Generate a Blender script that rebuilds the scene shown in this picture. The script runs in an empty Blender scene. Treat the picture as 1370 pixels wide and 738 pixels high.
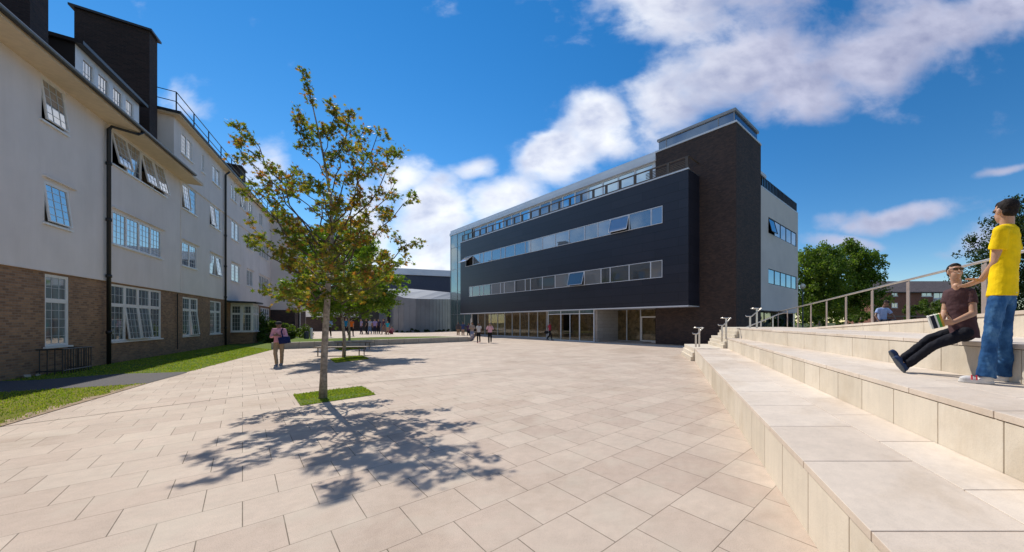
import bpy, bmesh, math, random
from mathutils import Vector, Matrix, noise
R = math.radians
random.seed(7)
scene = bpy.context.scene
COL = scene.collection
# ------------------------------------------------------------------ camera model (photo is 1370 x 738)
CX, CY, F, H = 850.0, 431.0, 458.0, 1.65
def P(px, py, d):                       # a point seen at px,py at forward distance d
    return Vector(((px-CX)/F*d, d, H+(CY-py)/F*d))
def G(px, py, lvl=0.0):                 # a point of the level lvl seen at px,py
    d = (H-lvl)*F/(py-CY)
    return Vector(((px-CX)/F*d, d, lvl))
# ------------------------------------------------------------------ bookkeeping
def tag(o, label=None, cat=None, group=None, kind=None):
    if label: o['label'] = label
    if cat: o['category'] = cat
    if group: o['group'] = group
    if kind: o['kind'] = kind
    return o
def empty(name, loc, label, cat, group=None, rz=0):
    o = bpy.data.objects.new(name, None); COL.objects.link(o)
    o.location = loc; o.rotation_euler = (0, 0, rz); o.empty_display_size = .2
    return tag(o, label, cat, group)
def wloc(o):
    v = Vector((0, 0, 0))
    while o is not None:
        v = v + Vector(o.location); o = o.parent
    return v
def copy_tree(o, parent=None):
    c = o.copy(); COL.objects.link(c); c.parent = parent
    for ch in list(o.children): copy_tree(ch, c)
    return c
# ------------------------------------------------------------------ mesh builder
class Fr:
    def __init__(s, o, t, n):
        s.o = Vector((o[0], o[1])); s.t = Vector(t).normalized(); s.n = Vector(n).normalized()
    def pt(s, a, d, h):
        q = s.o + s.t*a + s.n*d
        return Vector((q.x, q.y, h))
    def s_px(s, px, d=0.0):             # where the ray of column px meets the plane offset by d
        u = (px-CX)/F
        q = s.o + s.n*d                 # q + a*t = k*(u,1)
        a = (u*q.y-q.x)/(s.t.x-u*s.t.y)
        return a
    def z_px(s, px, d=0.0):
        a = s.s_px(px, d); return s.pt(a, d, 0).y
    def h_px(s, px, py, d=0.0):
        return H+(CY-py)/F*s.z_px(px, d)
class MB:
    def __init__(s): s.v = []; s.f = []; s.m = []
    def add(s, vs, fs, m=0):
        b = len(s.v); s.v += [tuple(v) for v in vs]
        for f in fs: s.f.append([b+i for i in f]); s.m.append(m)
    def quad(s, a, b, c, d, m=0): s.add([a, b, c, d], [(0, 1, 2, 3)], m)
    def hexa(s, p, m=0):                # 8 points: bottom 0-3 , top 4-7
        s.add(p, [(3, 2, 1, 0), (4, 5, 6, 7), (0, 1, 5, 4), (1, 2, 6, 5), (2, 3, 7, 6), (3, 0, 4, 7)], m)
    def fbox(s, f, s0, s1, d0, d1, h0, h1, m=0):
        p = [f.pt(s0, d0, h0), f.pt(s1, d0, h0), f.pt(s1, d1, h0), f.pt(s0, d1, h0),
             f.pt(s0, d0, h1), f.pt(s1, d0, h1), f.pt(s1, d1, h1), f.pt(s0, d1, h1)]
        s.hexa(p, m)
    def box(s, x0, x1, y0, y1, z0, z1, m=0):
        s.fbox(Fr((0, 0), (1, 0), (0, 1)), x0, x1, y0, y1, z0, z1, m)
    def prism(s, poly, z0, z1, m=0):
        n = len(poly); vs = [(p[0], p[1], z0) for p in poly]+[(p[0], p[1], z1) for p in poly]
        s.add(vs, [tuple(range(n-1, -1, -1)), tuple(range(n, 2*n))]+[(i, (i+1) % n, n+(i+1) % n, n+i) for i in range(n)], m)
    def fwall(s, f, s0, s1, h0, h1, d, holes=(), m=0, reveal=.12, mr=None):
        if s0 > s1: s0, s1 = s1, s0
        mr = m if mr is None else mr
        hs = []
        for a0, a1, b0, b1 in holes:
            a0, a1 = min(a0, a1), max(a0, a1)
            a0 = max(a0, s0); a1 = min(a1, s1); b0 = max(b0, h0); b1 = min(b1, h1)
            if a1-a0 > .01 and b1-b0 > .01: hs.append((a0, a1, b0, b1))
        ss = sorted(set([s0, s1]+[x for q in hs for x in q[:2]])); zz = sorted(set([h0, h1]+[x for q in hs for x in q[2:]]))
        for i in range(len(ss)-1):
            for j in range(len(zz)-1):
                cx, cz = (ss[i]+ss[i+1])/2, (zz[j]+zz[j+1])/2
                if any(q[0] < cx < q[1] and q[2] < cz < q[3] for q in hs): continue
                s.quad(f.pt(ss[i], d, zz[j]), f.pt(ss[i+1], d, zz[j]), f.pt(ss[i+1], d, zz[j+1]), f.pt(ss[i], d, zz[j+1]), m)
        for a0, a1, b0, b1 in hs:
            for (p, q) in (((a0, b0), (a1, b0)), ((a1, b0), (a1, b1)), ((a1, b1), (a0, b1)), ((a0, b1), (a0, b0))):
                s.quad(f.pt(p[0], d, p[1]), f.pt(q[0], d, q[1]), f.pt(q[0], d-reveal, q[1]), f.pt(p[0], d-reveal, p[1]), mr)
    def tube(s, pts, r, n=8, m=0, r1=None, closed=False):
        pts = [Vector(p) for p in pts]; N = len(pts); rings = []
        r1 = r if r1 is None else r1
        up = Vector((0, 0, 1)); prev = None
        for i, p in enumerate(pts):
            if closed: t = (pts[(i+1) % N]-pts[i-1]).normalized()
            else:
                t = (pts[min(i+1, N-1)]-pts[max(i-1, 0)]).normalized()
            if prev is None:
                a = t.cross(up)
                if a.length < .05: a = t.cross(Vector((1, 0, 0)))
                a.normalize()
            else:
                a = (prev-t*prev.dot(t))
                if a.length < 1e-4: a = t.cross(up)
                a.normalize()
            prev = a; b = t.cross(a)
            rr = r+(r1-r)*i/max(1, N-1) if not isinstance(r, (list, tuple)) else r[i]
            rings.append([p+a*rr*math.cos(2*math.pi*k/n)+b*rr*math.sin(2*math.pi*k/n) for k in range(n)])
        vs = [v for ring in rings for v in ring]; fs = []
        for i in range(N if closed else N-1):
            j = (i+1) % N
            for k in range(n): fs.append((i*n+k, i*n+(k+1) % n, j*n+(k+1) % n, j*n+k))
        if not closed: fs += [tuple(range(n-1, -1, -1)), tuple((N-1)*n+k for k in range(n))]
        s.add(vs, fs, m)
    def build(s, name, mats, parent=None, smooth=False, bevel=0, uvdir=(1, 0), label=None):
        if not isinstance(mats, (list, tuple)): mats = [mats]
        off = wloc(parent) if parent else Vector((0, 0, 0))
        me = bpy.data.meshes.new(name)
        me.from_pydata([(v[0]-off.x, v[1]-off.y, v[2]-off.z) for v in s.v], [], s.f)
        for mm in mats: me.materials.append(mm)
        me.polygons.foreach_set('material_index', s.m)
        if smooth: me.polygons.foreach_set('use_smooth', [True]*len(s.f))
        uv = me.uv_layers.new(name='UVMap'); du = Vector((uvdir[0], uvdir[1])).normalized(); dv = Vector((-du.y, du.x))
        if len(s.f) < 60000:
            for p in me.polygons:
                n = p.normal
                if abs(n.z) > .7:
                    for li, vi in zip(p.loop_indices, p.vertices):
                        w = s.v[vi]; uv.data[li].uv = (w[0]*du.x+w[1]*du.y, w[0]*dv.x+w[1]*dv.y)
                else:
                    t = Vector((-n.y, n.x)).normalized()
                    if t.dot(du) < 0 and abs(t.dot(du)) > .01: t = -t
                    for li, vi in zip(p.loop_indices, p.vertices):
                        w = s.v[vi]; uv.data[li].uv = (w[0]*t.x+w[1]*t.y, w[2])
        o = bpy.data.objects.new(name, me); COL.objects.link(o)
        if parent: o.parent = parent
        if bevel:
            b = o.modifiers.new('bevel', 'BEVEL'); b.width = bevel; b.segments = 2; b.limit_method = 'ANGLE'; b.angle_limit = R(40)
        if label: o['label'] = label
        return o
# ------------------------------------------------------------------ materials
class NT:
    def __init__(s, tree): s.t = tree; s.n = tree.nodes; s.l = tree.links
    def node(s, typ, **kw):
        n = s.n.new(typ)
        for k, v in kw.items(): setattr(n, k, v)
        return n
    def set(s, sock, v):
        if isinstance(v, bpy.types.NodeSocket): s.l.new(v, sock)
        else:
            if isinstance(v, (tuple, list)) and len(v) == 3 and sock.type == 'RGBA': v = (*v, 1)
            sock.default_value = v
    def math(s, op, a, b=None, c=None, clamp=False):
        n = s.node('ShaderNodeMath', operation=op, use_clamp=clamp)
        s.set(n.inputs[0], a)
        if b is not None: s.set(n.inputs[1], b)
        if c is not None: s.set(n.inputs[2], c)
        return n.outputs[0]
    def mix(s, fac, a, b, mode='MIX'):
        n = s.node('ShaderNodeMix', data_type='RGBA', blend_type=mode)
        s.set(n.inputs[0], fac); s.set(n.inputs[6], a); s.set(n.inputs[7], b)
        return n.outputs[2]
    def ramp(s, fac, stops, interp='LINEAR'):
        n = s.node('ShaderNodeValToRGB'); n.color_ramp.interpolation = interp
        e = n.color_ramp.elements
        while len(e) < len(stops): e.new(.5)
        for i, (p, c) in enumerate(stops):
            e[i].position = p; e[i].color = (*c, 1) if len(c) == 3 else c
        s.set(n.inputs[0], fac); return n.outputs[0]
    def noise(s, vec, scale, detail=4, rough=.55, dist=0, out=0, dim='3D'):
        n = s.node('ShaderNodeTexNoise', noise_dimensions=dim)
        s.set(n.inputs['Scale'], scale); s.set(n.inputs['Detail'], detail); s.set(n.inputs['Roughness'], rough); s.set(n.inputs['Distortion'], dist)
        if vec is not None: s.l.new(vec, n.inputs['Vector'])
        return n.outputs[out]
    def mapping(s, vec, scale=(1, 1, 1), rot=(0, 0, 0), loc=(0, 0, 0)):
        n = s.node('ShaderNodeMapping'); n.inputs['Scale'].default_value = scale; n.inputs['Rotation'].default_value = rot; n.inputs['Location'].default_value = loc
        s.l.new(vec, n.inputs['Vector']); return n.outputs[0]
    def bump(s, h, strength, dist=.02, nrm=None):
        n = s.node('ShaderNodeBump'); s.set(n.inputs['Strength'], strength); s.set(n.inputs['Distance'], dist); s.l.new(h, n.inputs['Height'])
        if nrm is not None: s.l.new(nrm, n.inputs['Normal'])
        return n.outputs[0]
def newmat(name):
    m = bpy.data.materials.new(name); m.use_nodes = True
    t = NT(m.node_tree); b = m.node_tree.nodes['Principled BSDF']
    tc = t.node('ShaderNodeTexCoord'); geo = t.node('ShaderNodeNewGeometry')
    return m, t, b, tc.outputs['UV'], geo.outputs['Position'], geo.outputs['Random Per Island']
def plain(name, c, rough=.6, metal=0, var=.12, scale=6, bump=.1, bscale=60, bdist=.004, spec=.5, island=0, streak=0):
    m, t, b, uv, pos, isl = newmat(name)
    n = t.noise(pos, scale, 5)
    c2 = tuple(max(0, x*(1-var*2)) for x in c); c1 = tuple(min(1, x*(1+var)) for x in c)
    col = t.ramp(n, [(.3, c2), (.7, c1)])
    if streak:
        sn = t.noise(t.mapping(pos, (1.1, 1.1, .12)), 1.6, 5, .65)
        col = t.mix(1, col, t.ramp(sn, [(.35, (1-streak, 1-streak*1.1, 1-streak*1.3)), (.62, (1, 1, 1))]), 'MULTIPLY')
        bn_ = t.noise(pos, .35, 4, .6); col = t.mix(1, col, t.ramp(bn_, [(.3, (1-streak*.7,)*3), (.7, (1, 1, 1))]), 'MULTIPLY')
    if island:
        k = t.math('MULTIPLY_ADD', isl, island, 1-island/2)
        col = t.mix(1, col, t.ramp(k, [(0, (0, 0, 0)), (1, (1, 1, 1))]), 'MULTIPLY')
    t.set(b.inputs['Base Color'], col); b.inputs['Roughness'].default_value = rough; b.inputs['Metallic'].default_value = metal
    b.inputs['Specular IOR Level'].default_value = spec
    if bump: t.set(b.inputs['Normal'], t.bump(t.noise(pos, bscale, 4), bump, bdist))
    return m
def brickmat(name, c1, c2, mortar, bw, rh, ms, rough=.85, var=None, bump=.5, offset=.5, stain=.25, squash=None, speck=0, bias=0, smooth=.1, spots=False):
    m, t, b, uv, pos, isl = newmat(name)
    br = t.node('ShaderNodeTexBrick'); br.offset = offset
    t.l.new(uv, br.inputs['Vector'])
    t.set(br.inputs['Color1'], c1); t.set(br.inputs['Color2'], c2); t.set(br.inputs['Mortar'], mortar)
    t.set(br.inputs['Scale'], 1.0); t.set(br.inputs['Mortar Size'], ms); t.set(br.inputs['Mortar Smooth'], smooth)
    t.set(br.inputs['Bias'], bias); t.set(br.inputs['Brick Width'], bw); t.set(br.inputs['Row Height'], rh)
    n1 = t.noise(pos, .9, 6, .6); n2 = t.noise(pos, 9, 5, .6)
    col = t.mix(1, br.outputs['Color'], t.ramp(n1, [(.25, (1-stain,)*3), (.75, (1, 1, 1))]), 'MULTIPLY')
    col = t.mix(1, col, t.ramp(n2, [(.3, (1-stain*.6,)*3), (.7, (1, 1, 1))]), 'MULTIPLY')
    if speck:
        n3 = t.noise(pos, 160, 2, .7)
        col = t.mix(1, col, t.ramp(n3, [(.32, (1-speck,)*3), (.5, (1, 1, 1)), (.72, (1, 1, 1)), (.8, (1+speck,)*3)]), 'MULTIPLY')
    if spots:
        vo = t.node('ShaderNodeTexVoronoi'); vo.inputs['Scale'].default_value = 1.7; t.l.new(pos, vo.inputs['Vector'])
        col = t.mix(1, col, t.ramp(vo.outputs['Distance'], [(.018, (.62,)*3), (.035, (1, 1, 1))]), 'MULTIPLY')
        sn = t.noise(pos, .28, 7, .68, .6)
        col = t.mix(1, col, t.ramp(sn, [(.34, (.84, .81, .78)), (.5, (1, 1, 1))]), 'MULTIPLY')
    if var: 
        col = t.mix(t.math('MULTIPLY', t.ramp(t.noise(pos, 2.3, 4), [(.5, (0, 0, 0)), (.75, (1, 1, 1))]), .5), col, var)
    t.set(b.inputs['Base Color'], col); b.inputs['Roughness'].default_value = rough
    h = t.math('ADD', t.math('MULTIPLY', br.outputs['Fac'], -1.0), t.math('MULTIPLY', t.noise(pos, 70, 4), .35))
    t.set(b.inputs['Normal'], t.bump(h, bump, .006))
    return m
def glassmat(name, base, refl=.35, rough=.03, var=0.0, pv=0, tint=(1, 1, 1), wav=.0):
    m, t, b, uv, pos, isl = newmat(name)
    col = t.ramp(t.math('ADD', isl, t.math('MULTIPLY', t.noise(pos, .7, 3), .3)), [(.1, base), (.9, tuple(min(1, x*(1+var)) for x in base))])
    if pv:
        oi = t.node('ShaderNodeObjectInfo').outputs['Random']
        col = t.ramp(oi, [(0, base), (.55, base), (.6, tuple(x*pv for x in base)), (1, tuple(x*(1+pv*.6) for x in base))])
    if var: col = t.mix(t.ramp(t.noise(t.mapping(pos, (3, 3, .15)), 1.3, 2), [(.5, (0, 0, 0)), (.6, (1, 1, 1))]), base, col)
    t.set(b.inputs['Base Color'], col); b.inputs['Roughness'].default_value = .5
    gl = t.node('ShaderNodeBsdfGlossy'); gl.inputs['Roughness'].default_value = rough; gl.inputs['Color'].default_value = (*tint, 1)
    lw = t.node('ShaderNodeLayerWeight'); lw.inputs['Blend'].default_value = .5
    fac = t.math('MULTIPLY_ADD', t.math('POWER', lw.outputs['Facing'], 4.0), (1-refl)*.9, refl, clamp=True)
    nb = t.bump(t.noise(pos, .8, 2), .04+wav, .02)
    t.l.new(nb, gl.inputs['Normal'])
    mx = t.node('ShaderNodeMixShader'); t.l.new(fac, mx.inputs[0]); t.l.new(b.outputs[0], mx.inputs[1]); t.l.new(gl.outputs[0], mx.inputs[2])
    t.l.new(mx.outputs[0], m.node_tree.nodes['Material Output'].inputs[0])
    return m
def clearglass(name, tint, refl=.12):
    m, t, b, uv, pos, isl = newmat(name)
    tr = t.node('ShaderNodeBsdfTransparent'); tr.inputs[0].default_value = (*tint, 1)
    gl = t.node('ShaderNodeBsdfGlossy'); gl.inputs['Roughness'].default_value = .02
    lw = t.node('ShaderNodeLayerWeight'); lw.inputs['Blend'].default_value = .5
    fac = t.math('MULTIPLY_ADD', t.math('POWER', lw.outputs['Facing'], 4.0), (1-refl)*.9, refl, clamp=True)
    mx = t.node('ShaderNodeMixShader'); t.l.new(fac, mx.inputs[0]); t.l.new(tr.outputs[0], mx.inputs[1]); t.l.new(gl.outputs[0], mx.inputs[2])
    t.l.new(mx.outputs[0], m.node_tree.nodes['Material Output'].inputs[0])
    return m
def leafmat(name, stops, trans=.35, rough=.5, big=1.2):
    m, t, b, uv, pos, isl = newmat(name)
    f = t.math('ADD', t.math('MULTIPLY', isl, .65), t.math('MULTIPLY', t.noise(pos, big, 3), .7))
    f = t.math('SUBTRACT', f, .17, clamp=True)
    col = t.ramp(f, stops)
    t.set(b.inputs['Base Color'], col); b.inputs['Roughness'].default_value = rough; b.inputs['Specular IOR Level'].default_value = .3
    tl = t.node('ShaderNodeBsdfTranslucent'); t.l.new(t.mix(1, col, (1.5, 1.6, .8), 'MULTIPLY'), tl.inputs[0])
    mx = t.node('ShaderNodeMixShader'); mx.inputs[0].default_value = trans
    t.l.new(b.outputs[0], mx.inputs[1]); t.l.new(tl.outputs[0], mx.inputs[2])
    t.l.new(mx.outputs[0], m.node_tree.nodes['Material Output'].inputs[0])
    return m
M = {}
M['paving'] = brickmat('paving', (.67, .55, .445), (.58, .455, .365), (.17, .13, .09), .46, .60, .0038, .8, var=(.52, .46, .37), bump=.28, stain=.2, speck=.34, offset=.5, smooth=.3, spots=True)
def stonemat(name, a, b_, stain=.2):
    m, t, b, uv, pos, isl = newmat(name)
    col = t.ramp(isl, [(0, a), (1, b_)])
    col = t.mix(1, col, t.ramp(t.noise(pos, 2.2, 6, .65), [(.3, (1-stain,)*3), (.7, (1, 1, 1))]), 'MULTIPLY')
    col = t.mix(1, col, t.ramp(t.noise(t.mapping(pos, (14, 14, 1.2)), 1, 4, .6), [(.35, (1-stain*.5,)*3), (.6, (1, 1, 1))]), 'MULTIPLY')
    col = t.mix(1, col, t.ramp(t.noise(pos, 170, 2, .7), [(.33, (.86,)*3), (.5, (1, 1, 1))]), 'MULTIPLY')
    gr = t.noise(pos, .9, 8, .7, .5)
    col = t.mix(1, col, t.ramp(gr, [(.36, (.90, .875, .84)), (.5, (1, 1, 1))]), 'MULTIPLY')
    t.set(b.inputs['Base Color'], col); b.inputs['Roughness'].default_value = .75
    t.set(b.inputs['Normal'], t.bump(t.noise(pos, 55, 5), .22, .006))
    return m
M['stone'] = stonemat('pale_stone', (.66, .585, .47), (.78, .70, .58), .12)
M['tread'] = stonemat('tread_stone', (.66, .555, .455), (.80, .70, .59), .13)
M['stone_dark'] = stonemat('seat_wall_stone', (.50, .44, .36), (.60, .53, .44))
M['joint'] = plain('joint_dirt', (.13, .105, .07), .95, var=.3, scale=20)
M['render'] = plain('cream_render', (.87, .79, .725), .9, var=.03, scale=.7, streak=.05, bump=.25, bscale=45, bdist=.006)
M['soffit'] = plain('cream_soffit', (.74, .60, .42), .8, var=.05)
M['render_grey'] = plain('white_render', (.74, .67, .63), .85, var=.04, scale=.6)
M['brick'] = brickmat('brown_brick', (.50, .28, .145), (.24, .13, .075), (.36, .27, .19), .225, .075, .009, .9, stain=.3, bump=.7, bias=-.1)
M['brick_black'] = brickmat('dark_brick', (.10, .056, .042), (.045, .028, .025), (.06, .044, .036), .225, .075, .008, .75, stain=.3, bump=.9)
M['chimney_brick'] = brickmat('chimney_brick', (.055, .03, .026), (.026, .016, .016), (.05, .035, .03), .225, .075, .009, .9, stain=.35, bump=.8)
M['cladding'] = brickmat('slate_cladding', (.026, .026, .040), (.019, .019, .031), (.005, .005, .008), 3.1, .62, .014, .45, stain=.15, bump=.3, offset=.37)
M['roof_tile'] = brickmat('roof_tile', (.05, .04, .038), (.03, .025, .025), (.01, .01, .01), .2, .12, .006, .8, bump=1)
M['white_frame'] = plain('white_frame', (.82, .80, .77), .4, var=.03, bump=0)
M['grey_frame'] = plain('grey_frame', (.42, .43, .45), .35, metal=.6, var=.03, bump=0)
M['black_metal'] = plain('black_metal', (.018, .018, .02), .45, var=.1, bump=.05)
M['brown_metal'] = plain('brown_railing', (.10, .075, .055), .5, var=.1, bump=0)
M['fascia'] = plain('pale_fascia', (.70, .73, .78), .45, metal=.1, var=.04, scale=.5, bump=0)
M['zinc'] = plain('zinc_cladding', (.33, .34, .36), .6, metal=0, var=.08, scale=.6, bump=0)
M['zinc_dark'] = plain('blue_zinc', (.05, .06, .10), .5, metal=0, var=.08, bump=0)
M['steel'] = plain('brushed_steel', (.62, .58, .53), .32, metal=.85, var=.05, bump=0)
M['bronze'] = plain('bronze_post', (.42, .34, .30), .45, metal=.4, var=.06, bump=0)
M['pane'] = glassmat('window_pane', (.035, .042, .05), .34, var=4.0)
M['pane_low'] = glassmat('ground_pane', (.03, .055, .055), .14, var=2.5)
M['pane_main'] = glassmat('ribbon_pane', (.05, .055, .06), .27, var=0, pv=3.5, tint=(.78, .9, 1.0))
M['pane_lower'] = glassmat('lower_ribbon_pane', (.035, .035, .035), .12, var=0, pv=5)
M['crown'] = glassmat('crown_glass', (.03, .05, .09), .22, tint=(.6, .8, 1))
M['hall_roof'] = plain('hall_roof', (.24, .265, .31), .8, var=.02, bump=0)
M['pane_blue'] = glassmat('side_pane', (.03, .05, .08), .55, tint=(.7, .9, 1))
M['pane_green'] = glassmat('curtain_pane', (.03, .065, .06), .22, var=.8, tint=(.85, .95, .92))
M['glass'] = clearglass('entrance_glass', (.90, .93, .90), .03)
M['timber'] = plain('timber_lining', (.34, .205, .10), .6, var=.3, scale=3)
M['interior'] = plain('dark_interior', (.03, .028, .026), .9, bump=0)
M['bar'] = plain('lead_bar', (.55, .58, .58), .5, var=.02, bump=0)
M['asphalt'] = plain('asphalt', (.085, .08, .085), .9, var=.15, scale=30, bump=.6, bscale=150)
M['concrete'] = brickmat('entrance_stone', (.42, .38, .34), (.36, .325, .29), (.2, .18, .16), .9, .3, .006, .8, stain=.2, bump=.3)
def lawnmat(name, a, b_, c):
    m, t, b, uv, pos, isl = newmat(name)
    n = t.noise(pos, 1.1, 5, .65); n2 = t.noise(pos, 35, 4, .7)
    col = t.mix(t.ramp(n, [(.42, (0, 0, 0)), (.68, (1, 1, 1))]), a, c)
    col = t.mix(t.ramp(n2, [(.35, (0, 0, 0)), (.65, (1, 1, 1))]), col, b_)
    t.set(b.inputs['Base Color'], col); b.inputs['Roughness'].default_value = .95; b.inputs['Specular IOR Level'].default_value = .15
    t.set(b.inputs['Normal'], t.bump(n2, .8, .03)); return m
M['lawn'] = lawnmat('lawn', (.12, .19, .022), (.075, .13, .016), (.22, .21, .05))
M['lawn_dry'] = lawnmat('dry_lawn', (.20, .20, .03), (.13, .15, .02), (.32, .25, .09))
M['ground'] = lawnmat('ground', (.06, .08, .03), (.05, .06, .02), (.10, .09, .05))
M['blade'] = leafmat('grass_blade', [(0, (.13, .22, .02)), (.5, (.22, .29, .03)), (1, (.42, .37, .08))], .45)
M['limb'] = plain('limb_bark', (.10, .075, .05), .9, var=.3, scale=14, bump=.6)
M['bark'] = plain('bark', (.34, .285, .225), .9, var=.3, scale=14, bump=1, bscale=50, bdist=.01)
M['leaf_red'] = leafmat('autumn_leaf', [(0, (.07, .115, .014)), (.40, (.13, .17, .02)), (.64, (.22, .19, .025)), (.84, (.34, .14, .03)), (1, (.30, .07, .025))], .5, big=1.0)
M['leaf_green'] = leafmat('green_leaf', [(0, (.07, .14, .014)), (.5, (.12, .20, .02)), (.85, (.18, .22, .025)), (1, (.22, .14, .025))], .5, big=.8)
M['leaf_far'] = leafmat('tree_leaf', [(0, (.05, .09, .012)), (.5, (.10, .165, .02)), (1, (.19, .25, .03))], .45, big=.35)
M['leaf_dark'] = leafmat('dark_leaf', [(0, (.018, .038, .012)), (.5, (.035, .065, .016)), (1, (.07, .10, .022))], .3, big=.5)
M['leaf_hedge'] = leafmat('hedge_leaf', [(0, (.045, .08, .014)), (.5, (.08, .13, .02)), (1, (.16, .20, .035))], .35, big=1.0)
M['house_brick'] = brickmat('house_brick', (.30, .10, .06), (.22, .075, .05), (.3, .2, .15), .225, .075, .01, .9)
M['house_roof'] = brickmat('house_roof', (.15, .12, .12), (.11, .09, .09), (.05, .04, .04), .3, .25, .02, .85)
M['far_white'] = plain('far_white_panel', (.72, .72, .72), .7, var=.03)
# ------------------------------------------------------------------ camera, sun, sky
cam = bpy.data.cameras.new('camera'); co = bpy.data.objects.new('camera', cam); COL.objects.link(co)
co.location = (0, 0, H); co.rotation_euler = (R(90), 0, 0)
cam.sensor_fit = 'HORIZONTAL'; cam.sensor_width = 36; cam.lens = F/1370*36
cam.shift_x = (685-CX)/1370; cam.shift_y = (CY-369)/1370; cam.clip_start = .05; cam.clip_end = 3000
scene.camera = co
SD = Vector((-.72, .694, 0)).normalized(); EL = R(49)
sdir = Vector((SD.x*math.cos(EL), SD.y*math.cos(EL), math.sin(EL)))
sl = bpy.data.lights.new('sun', 'SUN'); sl.energy = 4.3; sl.angle = R(.53); sl.color = (1, .93, .82)
so = bpy.data.objects.new('sun', sl); COL.objects.link(so); so.rotation_euler = (-sdir).to_track_quat('-Z', 'Y').to_euler(); so.location = (0, 0, 30)
w = bpy.data.worlds.new('World'); scene.world = w; w.use_nodes = True
t = NT(w.node_tree); bg = w.node_tree.nodes['Background']
sky = t.node('ShaderNodeTexSky', sky_type='NISHITA'); sky.sun_disc = False; sky.sun_elevation = EL
sky.sun_rotation = math.atan2(sdir.x, sdir.y); sky.air_density = 1.0; sky.dust_density = .0; sky.ozone_density = 2.5
hs = t.node('ShaderNodeHueSaturation'); hs.inputs['Saturation'].default_value = 1.36; hs.inputs['Value'].default_value = .86
t.l.new(sky.outputs[0], hs.inputs['Color'])
gen = t.node('ShaderNodeTexCoord').outputs['Generated']
nrm = t.node('ShaderNodeVectorMath', operation='NORMALIZE'); t.l.new(gen, nrm.inputs[0])
sx = t.node('ShaderNodeSeparateXYZ'); t.l.new(nrm.outputs[0], sx.inputs[0])
X, Y, Z = sx.outputs
yy = t.math('MAXIMUM', Y, .08)
U = t.math('DIVIDE', X, yy); W = t.math('DIVIDE', Z, yy)
cv = t.node('ShaderNodeCombineXYZ'); t.l.new(U, cv.inputs[0]); t.l.new(W, cv.inputs[1])
nA = t.noise(cv.outputs[0], 2.2, 3, .5)
nB = t.noise(t.mapping(cv.outputs[0], (1, 1, 1), loc=(7.3, 2.1, 0)), 2.2, 3, .5)
U2 = t.math('ADD', U, t.math('MULTIPLY_ADD', nA, .34, -.17)); W2 = t.math('ADD', W, t.math('MULTIPLY_ADD', nB, .22, -.11))
# sky clouds given by direction: tangent coordinates across and up, half sizes, tilt, weight
def cl(px, py, rx, ry, rot, wt): return ((px-CX)/F, (CY-py)/F, rx/F, ry/F, R(rot), wt)
clouds = [cl(970, 90, 165, 72, 28, 1.2), cl(1060, 120, 160, 55, 8, 1.1), cl(1190, 60, 230, 72, 14, 1.25), cl(1350, 15, 170, 55, 10, 1.1), cl(900, 0, 240, 50, -5, 1.05),
          cl(795, 175, 62, 60, 40, 1.3), cl(745, 215, 75, 45, 30, 1.25), cl(690, 262, 60, 38, 20, 1.1), cl(640, 225, 34, 16, 0, .95), cl(590, 290, 70, 55, 20, 1.25), cl(540, 235, 40, 36, 0, 1.1), cl(600, 330, 60, 45, 0, 1.2), cl(500, 300, 60, 90, 0, 1.1), cl(560, 360, 110, 40, 0, 1.1),
          cl(340, 225, 55, 50, 0, 1.0), cl(262, 140, 45, 26, 0, .72), cl(1195, 287, 95, 17, 10, 1.2), cl(1130, 320, 80, 11, 0, .85), cl(1350, 232, 45, 9, 5, .85), cl(1300, 330, 60, 32, 0, .9),
          cl(-500, 150, 500, 100, 0, 1.0), cl(1900, 200, 400, 90, 0, 1.0)]
acc = None
for (u0, w0, rx, ry, ro, wt) in clouds:
    du = t.math('SUBTRACT', U2, u0); dw = t.math('SUBTRACT', W2, w0)
    c, s_ = math.cos(ro), math.sin(ro)
    a = t.math('ADD', t.math('MULTIPLY', du, c/rx), t.math('MULTIPLY', dw, s_/rx))
    b = t.math('ADD', t.math('MULTIPLY', du, -s_/ry), t.math('MULTIPLY', dw, c/ry))
    d = t.math('ADD', t.math('MULTIPLY', a, a), t.math('MULTIPLY', b, b))
    e = t.math('MULTIPLY', t.math('EXPONENT', t.math('MULTIPLY', d, -1.0)), wt)
    acc = e if acc is None else t.math('SMOOTH_MAX', acc, e, .12)
cn = t.noise(t.mapping(cv.outputs[0], (1.0, 1.5, 1), rot=(0, 0, R(-18))), 4.6, 9, .56, .15)
cn2 = t.noise(t.mapping(cv.outputs[0], (1.0, 1.5, 1), rot=(0, 0, R(-18)), loc=(.03, -.05, 0)), 4.6, 5, .5, .15)
den = t.math('ADD', acc, t.math('MULTIPLY_ADD', cn, 2.0, -1.25))
den = t.ramp(den, [(.06, (0, 0, 0)), (.85, (1, 1, 1))], 'EASE')
den = t.math('MULTIPLY', den, t.math('GREATER_THAN', Z, .0))
back = t.math('GREATER_THAN', Y, .1)
bn = t.ramp(t.noise(nrm.outputs[0], 2.4, 8, .6), [(.50, (0, 0, 0)), (.66, (1, 1, 1))])
bn = t.math('MULTIPLY', bn, t.math('GREATER_THAN', Z, .02))
den = t.math('ADD', t.math('MULTIPLY', den, back), t.math('MULTIPLY', bn, t.math('SUBTRACT', 1.0, back)))
shade = t.math('ADD', t.math('MULTIPLY_ADD', t.math('SUBTRACT', cn2, cn), 3.2, .74), t.math('MULTIPLY', t.math('SUBTRACT', acc, .9), -.5), clamp=True)
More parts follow.
